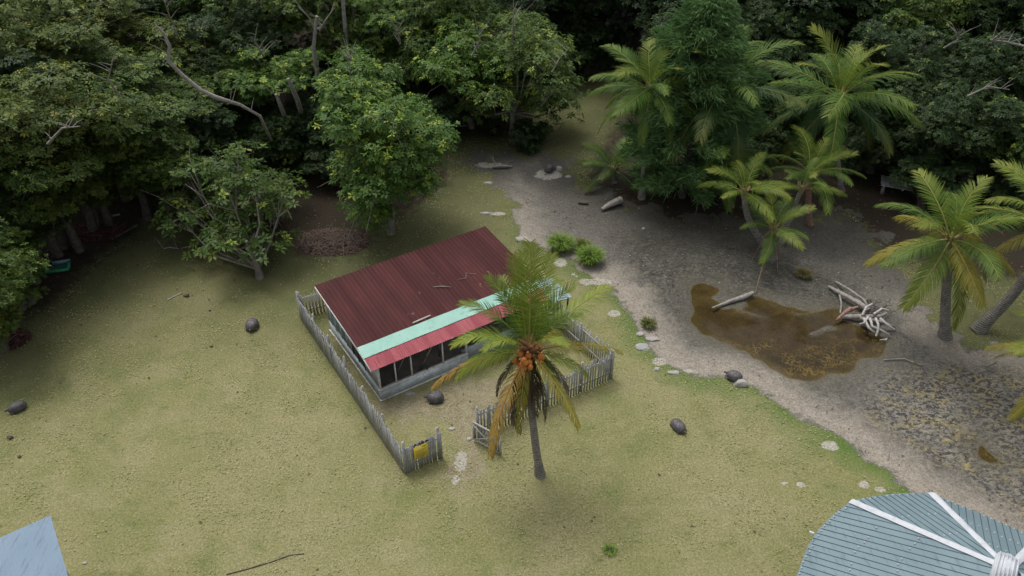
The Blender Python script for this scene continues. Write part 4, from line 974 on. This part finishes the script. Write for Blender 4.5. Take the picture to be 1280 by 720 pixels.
BR = [((395,40),(385,20),(372,8),48,'pale forked limb left of the tall straight trunk at the top'),((400,38),(408,24),(418,10),48,'pale forked limb bending right beside the tall straight trunk'),((500,55),(497,38),(505,24),47,'bare grey limb in the light green crown at the top'),((330,70),(318,52),(322,30),45,'thin bare limb above the low crown of the forest edge'),((150,120),(135,100),(140,80),38,'grey twiggy limb inside the left thicket'),((60,180),(78,160),(100,158),33,'bare limb reaching right inside the left thicket'),((590,70),(600,50),(596,34),48,'bare grey limb left of the dead sapling'),((1210,120),(1235,108),(1262,112),42,'bare limb crossing the dark right-hand forest'),((1180,60),(1200,48),(1190,30),46,'short bare limb high in the right-hand forest'),((300,235),(285,222),(268,218),38,'bare limb at the left side of the lone small tree')]
for i, (a, b, c, Y, lb) in enumerate(BR):
    stick([zp(*a, Y + .6), zp(*b, Y), zp(*c, Y - .4)], [.07, .045, .02], lb, 'dead_branch', 'branch', twigs=7, seed=40 + i)

# ------------------------------------------------------------------ driftwood tangle, logs, sticks
def driftwood():
    c = at(1080, 395); e = empty('driftwood_tangle', (c.x, c.y, -.05), 0, 'bleached driftwood stump with tangled white roots at the right end of the pond', 'driftwood')
    def q(u, v, z=.1): return at(u, v, z) - Vector((c.x, c.y, -.05))
    logs = [([q(1036,358,.1), q(1050,366,.25), q(1072,378,.35), q(1086,388,.35)], [.06,.1,.14,.13]),
            ([q(1048,362,.15), q(1052,380,.2), q(1050,392,.1)], [.05,.05,.04]),
            ([q(1052,396,.1), q(1075,396,.22), q(1100,396,.35), q(1108,392,.4)], [.12,.13,.12,.08]),
            ([q(1045,352,.1), q(1062,362,.45), q(1080,375,.5), q(1084,382,.4)], [.05,.06,.06,.05]),
            ([q(1075,398,.3), q(1100,402,.45), q(1118,408,.2), q(1120,414,.0)], [.1,.08,.06,.03])]
    for p, r in logs: mb = MB(); mb.tube(p, r, k=8, lump=.25); mb.build('log', M['dead_wood'], e, smooth=True)
    roots = [[(1085,396,.4),(1080,404,.4),(1075,405,.2)],[(1088,398,.5),(1090,408,.45),(1100,412,.3),(1112,418,.15),(1108,424,.05),(1100,425,.05)],[(1095,398,.5),(1098,406,.5),(1097,414,.3),(1095,420,.1)],[(1080,398,.4),(1086,410,.35),(1093,415,.15)],[(1100,398,.5),(1108,405,.45),(1118,412,.2)],[(1078,394,.4),(1083,384,.7),(1090,380,.75)],[(1092,393,.5),(1102,386,.6),(1110,388,.3)]]
    wr = mat('bleached_root', (.52, .51, .49), noise=[(7, .5, .7, (.34, .32, .3))])
    for p in roots: mb = MB(); mb.tube([q(*x) for x in p], [.075 - .01 * i for i in range(len(p))], k=7, lump=.2); mb.build('root', wr, e, smooth=True)
    mb = MB(); mb.tube([q(1045,400,.05), q(1055,392,.25), q(1064,385,.4)], [.04,.09,.12], k=7, lump=.5); mb.tube([q(1060,388,.3), q(1072,384,.35)], [.12,.08], k=7, lump=.5); mb.build('root_mass', M['red_bark'], e)
    mb = MB()
    for i in range(60):
        a = q(random.uniform(1075,1112), random.uniform(376,395), random.uniform(0, .4)); mb.tube([a, a + Vector((random.uniform(-.4,.4), random.uniform(-.3,.3), random.uniform(-.1,.2)))], .018, k=4)
    mb.build('root_mass', M['dark_bark'], e)
driftwood()
stick([at(752,262,.1), at(762,256,.2), at(776,250,.25)], [.12,.2,.24], 'thick pale driftwood log lying left of the casuarina foot', 'driftwood_log', 'log', k=10, lump=.25)
stick([at(723,253,.06), at(735,254,.08)], [.1,.12], 'small dark husk on the mud left of the driftwood log', 'husk', 'husk', mt='dark_bark', lump=.4)
stick([at(890,385,.02), at(912,377,.08), at(930,371,.1), at(941,366,.1)], [.05,.12,.14,.1], 'grey half-sunken log in the pond below the stunted palm', 'driftwood_log', 'log', k=8, lump=.3)
stick([at(209,375,.03), at(227,366,.03)], .035, 'short cream stick lying on the left lawn', 'stick', 'stick', mt='fence_pale')
stick([at(229,370,.05), at(236,369,.08)], [.06,.09], 'dark coconut husk beside the cream stick', 'husk', 'husk', mt='dark_bark', lump=.5)
stick([at(204,311,.03), at(212,309,.1), at(224,311,.03)], [.03,.06,.02], 'small grey driftwood piece on the shaded left lawn', 'driftwood_piece', 'driftwood', twigs=3, seed=2)
stick([at(144,297,.05), at(172,281,.08)], [.05,.08], 'dark rotten log pointing right from the red leaf pile', 'fallen_log', 'log', mt='dark_bark')
stick([at(128,272,.3), at(150,268,.3)], [.05,.06], 'weathered stick on top of the red leaf pile', 'stick', 'stick')
stick([at(283,718,.02), at(310,711,.02), at(340,702,.02), at(362,694,.02), at(380,692,.02)], .022, 'thin dark hose lying across the lawn at the bottom edge', 'hose', 'hose', mt='dark_bark', lump=0)
stick([at(1112,555,.02), at(1111,566,.03), at(1110,574,.02)], .02, 'short white stick on the pale mud above the round pavilion', 'stick', 'stick')
stick([at(1105,450,.02), at(1130,448,.08), at(1150,456,.03)], .03, 'thin grey branch on the mud right of the pond', 'stick', 'stick', twigs=2)
stick([at(1232,458,.02), at(1246,452,.04)], .03, 'pale stick on the mud near the right edge', 'stick', 'stick')
stick([at(752,686,.02), at(772,686,.05)], .02, 'tiny dark twig in a green tuft at the bottom of the lawn', 'twig', 'twig', mt='dark_bark')
stick([at(552,153,.1), at(570,158,.25), at(585,157,.1)], [.05,.05,.03], 'fallen grey branch under the trees behind the bushy tree', 'dead_branch', 'branch', twigs=3)

# ------------------------------------------------------------------ piles
def pile(u, v, rx, ry, h, n, label, col0, col1, sticks, name, cat):
    c = at(u, v); e = empty(name, c, 0, label, cat); g = np.random.default_rng(n); mb = MB()
    a = g.uniform(0, 6.28, n); r = np.sqrt(g.uniform(0, 1, n)); X = np.cos(a) * r * rx; Y = np.sin(a) * r * ry; Z = h * (1 - r ** 2) * g.uniform(.6, 1.0, n) + .03
    D = g.normal(size=(n, 3)) * np.array([1, 1, .4]); D /= np.linalg.norm(D, axis=1)[:, None]; S = np.cross(D, g.normal(size=(n, 3)) * .4 + np.array([0, 0, 1])); S /= np.linalg.norm(S, axis=1)[:, None]
    P = np.column_stack([X, Y, Z]); l = g.uniform(.07, .17, (n, 1)); V = np.stack([P, P + D * l * .5 + S * l * .35, P + D * l, P + D * l * .5 - S * l * .35], 1).reshape(-1, 3)
    t = g.uniform(0, 1, (n, 1)); mb.add(V, np.arange(len(V)).reshape(-1, 4), 0, np.array(col0) * (1 - t) + np.array(col1) * t)
    # mound under leaves
    k = 18; ring = [(math.cos(i * 2 * math.pi / k) * rx * f, math.sin(i * 2 * math.pi / k) * ry * f, h * (1 - f * f) * .8) for f in (1, .7, .4, .1) for i in range(k)]
    mb.add(ring, [(q * k + i, q * k + (i + 1) % k, (q + 1) * k + (i + 1) % k, (q + 1) * k + i) for q in range(3) for i in range(k)], 0, np.array(col0) * .8)
    mb.build('leaf_litter', mat_fiber, e)['kind'] = 'stuff'
    if sticks:
        mb = MB(); rnd = random.Random(n)
        for i in range(sticks):
            a = rnd.uniform(0, 6.28); r_ = math.sqrt(rnd.random()) * .8; p = Vector((math.cos(a) * rx * r_, math.sin(a) * ry * r_, h * (1 - r_ ** 2) + rnd.uniform(-.05, .15)))
            d = Vector((rnd.uniform(-1, 1), rnd.uniform(-1, 1), rnd.uniform(-.15, .3))).normalized() * rnd.uniform(.5, 1.9)
            mb.tube([p - d * .5, p + Vector((0, 0, .04)), p + d * .5], [.012, .016, .008], k=4, col=(.18, .14, .115))
        mb.build('twigs', mat_fiber, e)['kind'] = 'stuff'
    return e
pile(415, 303, 2.3, 1.45, .2, 2000, 'brown brush pile of twigs and dry leaves beside the bushy tree', (.055, .04, .032), (.20, .13, .095), 190, 'brush_pile', 'brush pile')
pile(118, 290, 1.9, 1.1, .3, 2600, 'reddish brown leaf pile at the edge of the left thicket', (.06, .03, .025), (.15, .065, .05), 14, 'leaf_pile', 'leaf pile')
pile(8, 425, 1.2, .9, .12, 900, 'thin reddish leaf scatter at the left edge of the lawn', (.06, .03, .025), (.12, .055, .045), 4, 'leaf_pile', 'leaf pile')

# things too many to count on the lawn and forest edge
def scatter(name, n, seed, size, cols, test, blade=False):
    g = np.random.default_rng(seed); P = np.column_stack([g.uniform(-34, 34, n * 4), g.uniform(15, 62, n * 4)])
    P = P[test(P, g)][:n]; n = len(P); a = g.uniform(0, 6.28, n); mb = MB(); z = g.uniform(.01, .035, n)
    D = np.column_stack([np.cos(a), np.sin(a), g.uniform(-.1, .3, n)]); S = np.column_stack([-np.sin(a), np.cos(a), g.uniform(-.2, .2, n)])
    C = np.column_stack([P, z]); l = size * g.uniform(.5, 1.4, n)[:, None]
    if blade: D = np.column_stack([np.cos(a) * .5, np.sin(a) * .5, np.ones(n)]); V = np.stack([C - S * l * .16, C + S * l * .16, C + D * l * .8 + S * l * .1, C + D * l], 1)
    else: V = np.stack([C, C + D * l * .5 + S * l * .3, C + D * l, C + D * l * .5 - S * l * .3], 1)
    t = g.uniform(0, 1, (n, 1)); mb.add(V.reshape(-1, 3), np.arange(4 * n).reshape(-1, 4), 0, np.array(cols[0]) * (1 - t) + np.array(cols[1]) * t)
    return tag(mb.build(name, M['leaf']), kind='stuff')
pg = lambda k: [(p.x, p.y) for p in POLY[k]]
def t_leaf(P, g):
    do = poly_sd(P, pg('open')); dp = poly_sd(P, pg('pond')); h = np.array([at(477, 501).x, at(477, 501).y]); q = P - h; c, s_ = math.cos(R(HZ)), math.sin(R(HZ)); hx = q[:, 0] * c + q[:, 1] * s_; hy = -q[:, 0] * s_ + q[:, 1] * c
    inh = (hx > 0) & (hx < 9.2) & (hy > 0) & (hy < 6.1)
    return (g.uniform(size=len(P)) < np.exp(-np.maximum(do, 0) / 3.0) + .03) & (dp < -.1) & ~inh
def t_weed(P, g):
    dm = poly_sd(P, pg('mud')); do = poly_sd(P, pg('open')); n_ = np.sin(P[:, 0] * 1.3 + np.sin(P[:, 1] * .9) * 2) * np.sin(P[:, 1] * 1.1 + np.cos(P[:, 0] * .7) * 2)
    h = np.array([at(477, 501).x, at(477, 501).y]); q = P - h; c, s_ = math.cos(R(HZ)), math.sin(R(HZ)); hx = q[:, 0] * c + q[:, 1] * s_; hy = -q[:, 0] * s_ + q[:, 1] * c
    inh = (hx > 0) & (hx < 9.2) & (hy > 0) & (hy < 6.1)
    return (dm < 0) & (do > 0) & ~inh & (g.uniform(size=len(P)) < np.clip(.25 + n_ * .9 + .8 * np.exp(dm / .8), 0.05, 1))
def t_mud(P, g):
    dm = poly_sd(P, pg('mud')); dp = poly_sd(P, pg('pond'))
    return (dm > .1) & (dp < -.3) & (g.uniform(size=len(P)) < .25 + .75 * (np.sin(P[:, 0] * 1.7) * np.sin(P[:, 1] * 1.9 + P[:, 0]) > .1))
scatter('mud_debris', 3000, 8, .085, ((.035, .03, .025), (.12, .10, .08)), t_mud)
scatter('mud_pebbles', 900, 9, .08, ((.30, .28, .25), (.5, .48, .44)), t_mud)
scatter('fallen_leaves', 4600, 5, .14, ((.08, .05, .03), (.22, .15, .08)), t_leaf)
scatter('lawn_grass_blades', 42000, 6, .085, ((.24, .26, .09), (.42, .38, .20)), t_weed)

# grass tufts
def tuft(u, v, r, h, label, n=420, cols=((.11, .20, .03), (.25, .36, .07))):
    c = at(u, v); g = np.random.default_rng(int(u)); mb = MB(); a = g.uniform(0, 6.28, n); rr = r * np.sqrt(g.uniform(0, 1, n)) * .55
    P = np.column_stack([np.cos(a) * rr, np.sin(a) * rr, np.zeros(n)]); out = np.column_stack([np.cos(a), np.sin(a), np.zeros(n)]) * (rr / r * 1.2 + g.uniform(0, .5, n))[:, None]
    H_ = h * g.uniform(.6, 1.15, n)[:, None]; mid = P + out * r * .35 + np.array([0, 0, 1]) * H_ * .7; tip = P + out * r * .95 + np.array([0, 0, 1]) * H_ * g.uniform(.6, 1.0, (n, 1))
    S = np.column_stack([-np.sin(a), np.cos(a), np.zeros(n)]) * .018
    V = np.stack([P - S, P + S, mid + S, mid - S, mid + S, tip, tip, mid - S], 1)
    q1 = V[:, :4].reshape(-1, 3); t = g.uniform(0, 1, (n, 1)); cc = np.array(cols[0]) * (1 - t) + np.array(cols[1]) * t
    mb.add(q1, np.arange(len(q1)).reshape(-1, 4), 0, cc)
    q2 = np.stack([mid - S, mid + S, tip], 1).reshape(-1, 3); i = np.arange(0, len(q2), 3); mb.add(q2, np.column_stack([i, i + 1, i + 2, i + 2]), 0, cc)
    return tag(mb.build('grass_tuft', M['leaf'], None, loc=c), label, 'grass tuft', 'grass tufts on the mud')
tuft(701, 311, .7, .75, 'tall green grass tuft left of its twin on the mud behind the house', 900)
tuft(737, 328, .7, .85, 'tall green grass tuft right of its twin on the mud', 900)
tuft(727, 312, .5, .6, 'yellowish grass sprig behind the two tall tufts', 350, ((.10, .14, .03), (.22, .25, .06)))
tuft(810, 407, .38, .32, 'small round grass tuft at the lawn edge beside flat rocks', 300, ((.09, .11, .03), (.18, .19, .06)))
tuft(1004, 345, .42, .35, 'small yellowed grass tuft on dark mud above the pond', 300, ((.12, .11, .04), (.24, .2, .08)))
tuft(762, 688, .25, .15, 'tiny green tuft at the bottom of the lawn', 120)

# ------------------------------------------------------------------ rocks
rockm = mat('limestone', (.36, .345, .32), noise=[(3, .4, .62, (.46, .44, .41)), (12, .55, .7, (.2, .19, .17))], bump=.6)
rockg = mat('grey_slab', (.30, .31, .305), noise=[(3, .4, .62, (.36, .37, .36))], bump=.2)
def rock(u, v, sx, sy, sz, label, seed=0, m=None, name='rock'):
    rnd = random.Random(seed); bm = bmesh.new(); bmesh.ops.create_icosphere(bm, subdivisions=3, radius=1)
    from mathutils import noise as nz
    for w in bm.verts:
        k = 1 + .35 * nz.noise(w.co * 1.3 + Vector((seed * 3.1, 0, 0))) + .12 * nz.noise(w.co * 4 + Vector((seed, 5, 0))); w.co *= k
        w.co.x *= sx; w.co.y *= sy; w.co.z = max(min(w.co.z, .75), -.4) * sz
    me = bpy.data.meshes.new(name); bm.to_mesh(me); bm.free(); me.materials.append(m or rockm)
    for p_ in me.polygons: p_.use_smooth = True
    o = bpy.data.objects.new(name, me); COL.objects.link(o); o.location = at(u, v); o.rotation_euler = (0, 0, rnd.uniform(0, 3)); o.rotation_euler = (0, 0, 0)
    return tag(o, label, 'rock', 'pale rocks along the lawn edge')
for i, (u, v, sx, sy, sz, lb, m_) in enumerate([
 (804,434,.36,.26,.08,'flat round grey slab at the lawn edge above the long pale rock',rockg),
 (650,299,.28,.24,.10,'rounded pale rock just past the back corner of the maroon roof',None),
 (608,267,.4,.12,.1,'long thin white rock on the grass left of the mud',None),
 (699,212,.24,.22,.28,'upright pale rock right of the mud-splashed tortoise',None),
 (710,221,.22,.12,.1,'small white rock at the grass edge beyond the upright rock',None),
 (800,418,.2,.16,.12,'small white rock above the round grey slab',None),
 (821,462,.16,.12,.12,'small bright rock nearest the lawn below the pale ledge',None),
 (842,466,.3,.14,.1,'low white rock in the row along the lawn edge',None),
 (815,424,.35,.16,.1,'rough rock right of the small white rock',None),
 (512,492,.2,.12,.05,'flat grey stone against the house front',rockg),
 (565,536,.14,.1,.08,'pale stone inside the pen near the gateway',None),
 (587,549,.13,.1,.1,'white stone at the foot of the open gate',None),
 (717,344,.12,.1,.06,'small round white stone on the grass beside the blue lean-to',None),
 (729,355,.12,.06,.05,'smaller white stone right of the round white stone',None),
 (106,704,.09,.06,.07,'small pale stone on the lawn beside the blue shed roof',None),
 (610,229,.3,.14,.1,'flat pale green-grey rock at the upper lawn edge',rockg),
 (804,286,.1,.1,.12,'tiny white stone on the mud below the casuarina',None),
 ]): rock(u, v, sx, sy, sz, lb, i, m_)

# ------------------------------------------------------------------ fallen coconuts and droppings
dots = [(12,547,.1,'dark fallen coconut below the leftmost tortoise'),(24,571,.06,'small dark clod near the left edge'),(262,388,.05,'dark clod up-left of the lawn tortoise'),(264,433,.06,'dark clod left of the pen fence'),(740,651,.03,'tiny clod in the lower lawn'),(647,580,.04,'small clod between gate and palm foot'),(743,646,.03,'tiny pale clod right of the lower lawn twig'),(300,337,.05,'dark clod at the lone tree shade')]
for i, (u, v, r_, lb) in enumerate(dots):
    bm = bmesh.new(); bmesh.ops.create_icosphere(bm, subdivisions=2, radius=r_)
    for w in bm.verts: w.co.x *= 1.4 + .4 * math.sin(w.co.y * 30); w.co.z *= .8
    me = bpy.data.meshes.new('clod'); bm.to_mesh(me); bm.free(); me.materials.append(M['dark_bark'])
    o = bpy.data.objects.new('coconut_husk' if i == 0 else 'clod', me); COL.objects.link(o); o.location = at(u, v, r_ * .6); tag(o, lb, 'coconut' if i == 0 else 'clod', 'dark bits on the lawn')

# ------------------------------------------------------------------ green crate, timber frame
def crate():
    c = at(73, 336); e = empty('plastic_crate', c, R(18), 'bent green plastic crate frame with a blue rear edge lying under the left trees', 'crate')
    gm = mat('green_plastic', (.03, .24, .12), rough=.45, noise=[(6, .4, .6, (.06, .32, .18))]); bmn = mat('blue_plastic', (.12, .24, .34), rough=.5, noise=[(9, .4, .6, (.3, .4, .45))])
    mb = MB(); mb.box(-.62, .62, -.42, -.28, .03, .16); mb.box(-.62, -.5, -.28, -.05, .03, .16); mb.box(.5, .64, -.28, .35, .03, .2)
    for i in range(6): mb.box(-.5 + i * .18, -.42 + i * .18, -.28, -.16, .04, .1)
    mb.build('crate_rim', gm, e)
    mb = MB(); mb.box(-.3, .62, .36, .46, .03, .26)
    for i in range(7): mb.box(-.28 + i * .13, -.24 + i * .13, .345, .36, .03, .26)
    mb.build('crate_side', bmn, e)
    mb = MB()
    for i in range(4): mb.box(-.5, .5, -.12 + i * .12, -.08 + i * .12, .03, .05)
    mb.build('crate_base', gm, e)
crate()
def timber_frame():
    c = at(1125, 240); e = empty('pallet', c, R(-22), 'dark slatted timber pallet propped on a block in the forest shade', 'pallet')
    gm = mat('old_timber', (.34, .34, .36), noise=[(5, .4, .6, (.46, .46, .48))])
    mb = MB(); T = Matrix.Translation((0, 0, .55)) @ Matrix.Rotation(R(-6), 4, 'X')
    for i in range(8): mb.box(-1.3, 1.3, -.85 + i * .24, -.77 + i * .24, 0, .04, 0, T)
    mb.build('slats', gm, e)
    for x in (-1.1, 0, 1.1): mb = MB(); mb.box(x - .05, x + .05, -.9, .95, -.1, -.003, 0, T); mb.build('bearer', gm, e)
    for (x, y) in ((-1.1, -.7), (1.1, -.7), (-1.1, .8), (1.1, .8)): mb = MB(); mb.box(x - .1, x + .1, y - .1, y + .1, 0, .42); mb.build('block', mat('block', (.25, .24, .23)) if x < 0 else gm, e)
timber_frame()

# ------------------------------------------------------------------ tortoises
def shell_mat(name, c0, c1):
    m = bpy.data.materials.new(name); m.use_nodes = True; nt = m.node_tree; N = nt.nodes; L = nt.links; p = N['Principled BSDF']; p.inputs['Roughness'].default_value = .55
    tc = N.new('ShaderNodeTexCoord'); v = N.new('ShaderNodeTexVoronoi'); v.feature = 'DISTANCE_TO_EDGE'; v.inputs['Scale'].default_value = 4.5; L.new(tc.outputs['Object'], v.inputs['Vector'])
    r = N.new('ShaderNodeMapRange'); r.inputs[1].default_value = 0; r.inputs[2].default_value = .1; L.new(v.outputs['Distance'], r.inputs[0])
    n = N.new('ShaderNodeTexNoise'); n.inputs['Scale'].default_value = 5; L.new(tc.outputs['Object'], n.inputs['Vector'])
    a = N.new('ShaderNodeMix'); a.data_type = 'RGBA'; L.new(n.outputs[0], a.inputs[0]); a.inputs[6].default_value = (*c0, 1); a.inputs[7].default_value = (*c1, 1)
    b = N.new('ShaderNodeMix'); b.data_type = 'RGBA'; L.new(r.outputs[0], b.inputs[0]); b.inputs[6].default_value = (.04, .037, .038, 1); L.new(a.outputs[2], b.inputs[7]); L.new(b.outputs[2], p.inputs['Base Color'])
    bp = N.new('ShaderNodeBump'); bp.inputs['Strength'].default_value = .35; bp.inputs['Distance'].default_value = .015; L.new(r.outputs[0], bp.inputs['Height']); L.new(bp.outputs[0], p.inputs['Normal'])
    return m
SH = shell_mat('shell', (.05, .046, .05), (.17, .155, .165)); SKIN = mat('tortoise_skin', (.06, .057, .055), noise=[(9, .4, .65, (.11, .10, .095))], bump=.5)
def skin_mesh(chain, edges, radii, name, m):
    me = bpy.data.meshes.new(name); me.from_pydata(chain, edges, []); o = bpy.data.objects.new(name, me); COL.objects.link(o)
    md = o.modifiers.new('skin', 'SKIN'); sd = me.skin_vertices[0].data
    for i, r_ in enumerate(radii): sd[i].radius = r_ if isinstance(r_, tuple) else (r_, r_)
    sd[0].use_root = True; o.modifiers.new('sub', 'SUBSURF').levels = 2
    dg = bpy.context.evaluated_depsgraph_get(); me2 = bpy.data.meshes.new_from_object(o.evaluated_get(dg)); bpy.data.objects.remove(o)
    me2.materials.clear(); me2.materials.append(m)
    for p_ in me2.polygons: p_.use_smooth = True
    return me2
def make_tortoise():
    bpy.context.view_layer.update()
    e = empty('tortoise', (0, 0, 0))
    ch = [(0,0,.26),(.30,0,.26),(.46,0,.27),(.60,0,.31),(.70,0,.33),(.78,0,.32),(-.32,0,.25),(-.52,0,.17),
          (.30,.22,.22),(.38,.29,.14),(.42,.30,.03),(.30,-.22,.22),(.38,-.29,.14),(.42,-.30,.03),(-.28,.22,.2),(-.36,.27,.12),(-.36,.27,.03),(-.28,-.22,.2),(-.36,-.27,.12),(-.36,-.27,.03)]
    ed = [(0,1),(1,2),(2,3),(3,4),(4,5),(0,6),(6,7),(1,8),(8,9),(9,10),(1,11),(11,12),(12,13),(6,14),(14,15),(15,16),(6,17),(17,18),(18,19)]
    ra = [.2,.17,.085,.055,.062,.04,.17,.03,.09,.075,.065,.09,.075,.065,.09,.08,.07,.09,.08,.07]
    b = bpy.data.objects.new('body', skin_mesh(ch, ed, ra, 'body', SKIN)); COL.objects.link(b); b.parent = e
    # domed shell with flared rim
    mb = MB(); V = []; nu, nv = 36, 12
    for j in range(nv + 1):
        f = j / nv
        for i in range(nu):
            a = 2 * math.pi * i / nu; ph = f * math.pi / 2; rr = math.cos(ph) ** .62; lobe = 1 + .025 * math.cos(a * 12) * (1 - f)
            x = math.cos(a) * .55 * rr * lobe * (1.0 + .06 * math.cos(a)); y = math.sin(a) * .40 * rr * lobe; z = .17 + .40 * math.sin(ph) ** .9 + (.02 * abs(math.cos(a)) if j == 0 else 0) + .012 * math.cos(a * 6) * math.sin(2 * ph)
            V.append((x, y, z))
    mb.add(V, [(j * nu + i, j * nu + (i + 1) % nu, (j + 1) * nu + (i + 1) % nu, (j + 1) * nu + i) for j in range(nv) for i in range(nu)])
    V2 = [(x * .93, y * .93, .16) for x, y, z in V[:nu]]; mb.add(V[:nu] + V2 + [(0, 0, .13)], [(i, nu + i, nu + (i + 1) % nu, (i + 1) % nu) for i in range(nu)] + [(nu + i, 2 * nu, nu + (i + 1) % nu, nu + (i + 1) % nu) for i in range(nu)])
    mb.build('shell', SH, e, smooth=True); return e
T0 = make_tortoise()
TS = [(316,409,-86,.78,'dark tortoise on the open lawn left of the picket fence'),(24,512,-140,.66,'dark tortoise at the far left edge of the lawn'),(545,500,185,.78,'dark tortoise inside the pen in front of the house'),
      (847,535,-62,.72,'grey tortoise on the lawn right of the pen'),(918,474,150,.7,'dark tortoise tucked behind a white rock at the lawn edge by the pond'),(687,214,-125,.78,'mud-splashed tortoise on the mud near the upper lawn')]
for i, (u, v, rz, s_, lb) in enumerate(TS):
    o = T0 if i == 0 else copy_tree(T0); o.location = at(u, v); o.rotation_euler = (0, 0, R(rz)); o.scale = (s_ * (1 + .09 * math.sin(i * 2.3)), s_ * (1 + .05 * math.cos(i * 3.1)), s_ * (1 + .1 * math.sin(i * 1.7))); tag(o, lb, 'tortoise', 'giant tortoises')
rock(926, 481, .34, .22, .36, 'whitish lump of rock against the tortoise by the pond', 33)
stick([at(616,209,.1), at(625,207,.2), at(640,208,.08)], [.08,.14,.06], 'gnarled grey driftwood knot on the upper mud', 'driftwood_piece', 'driftwood', twigs=5, seed=22, lump=.5)
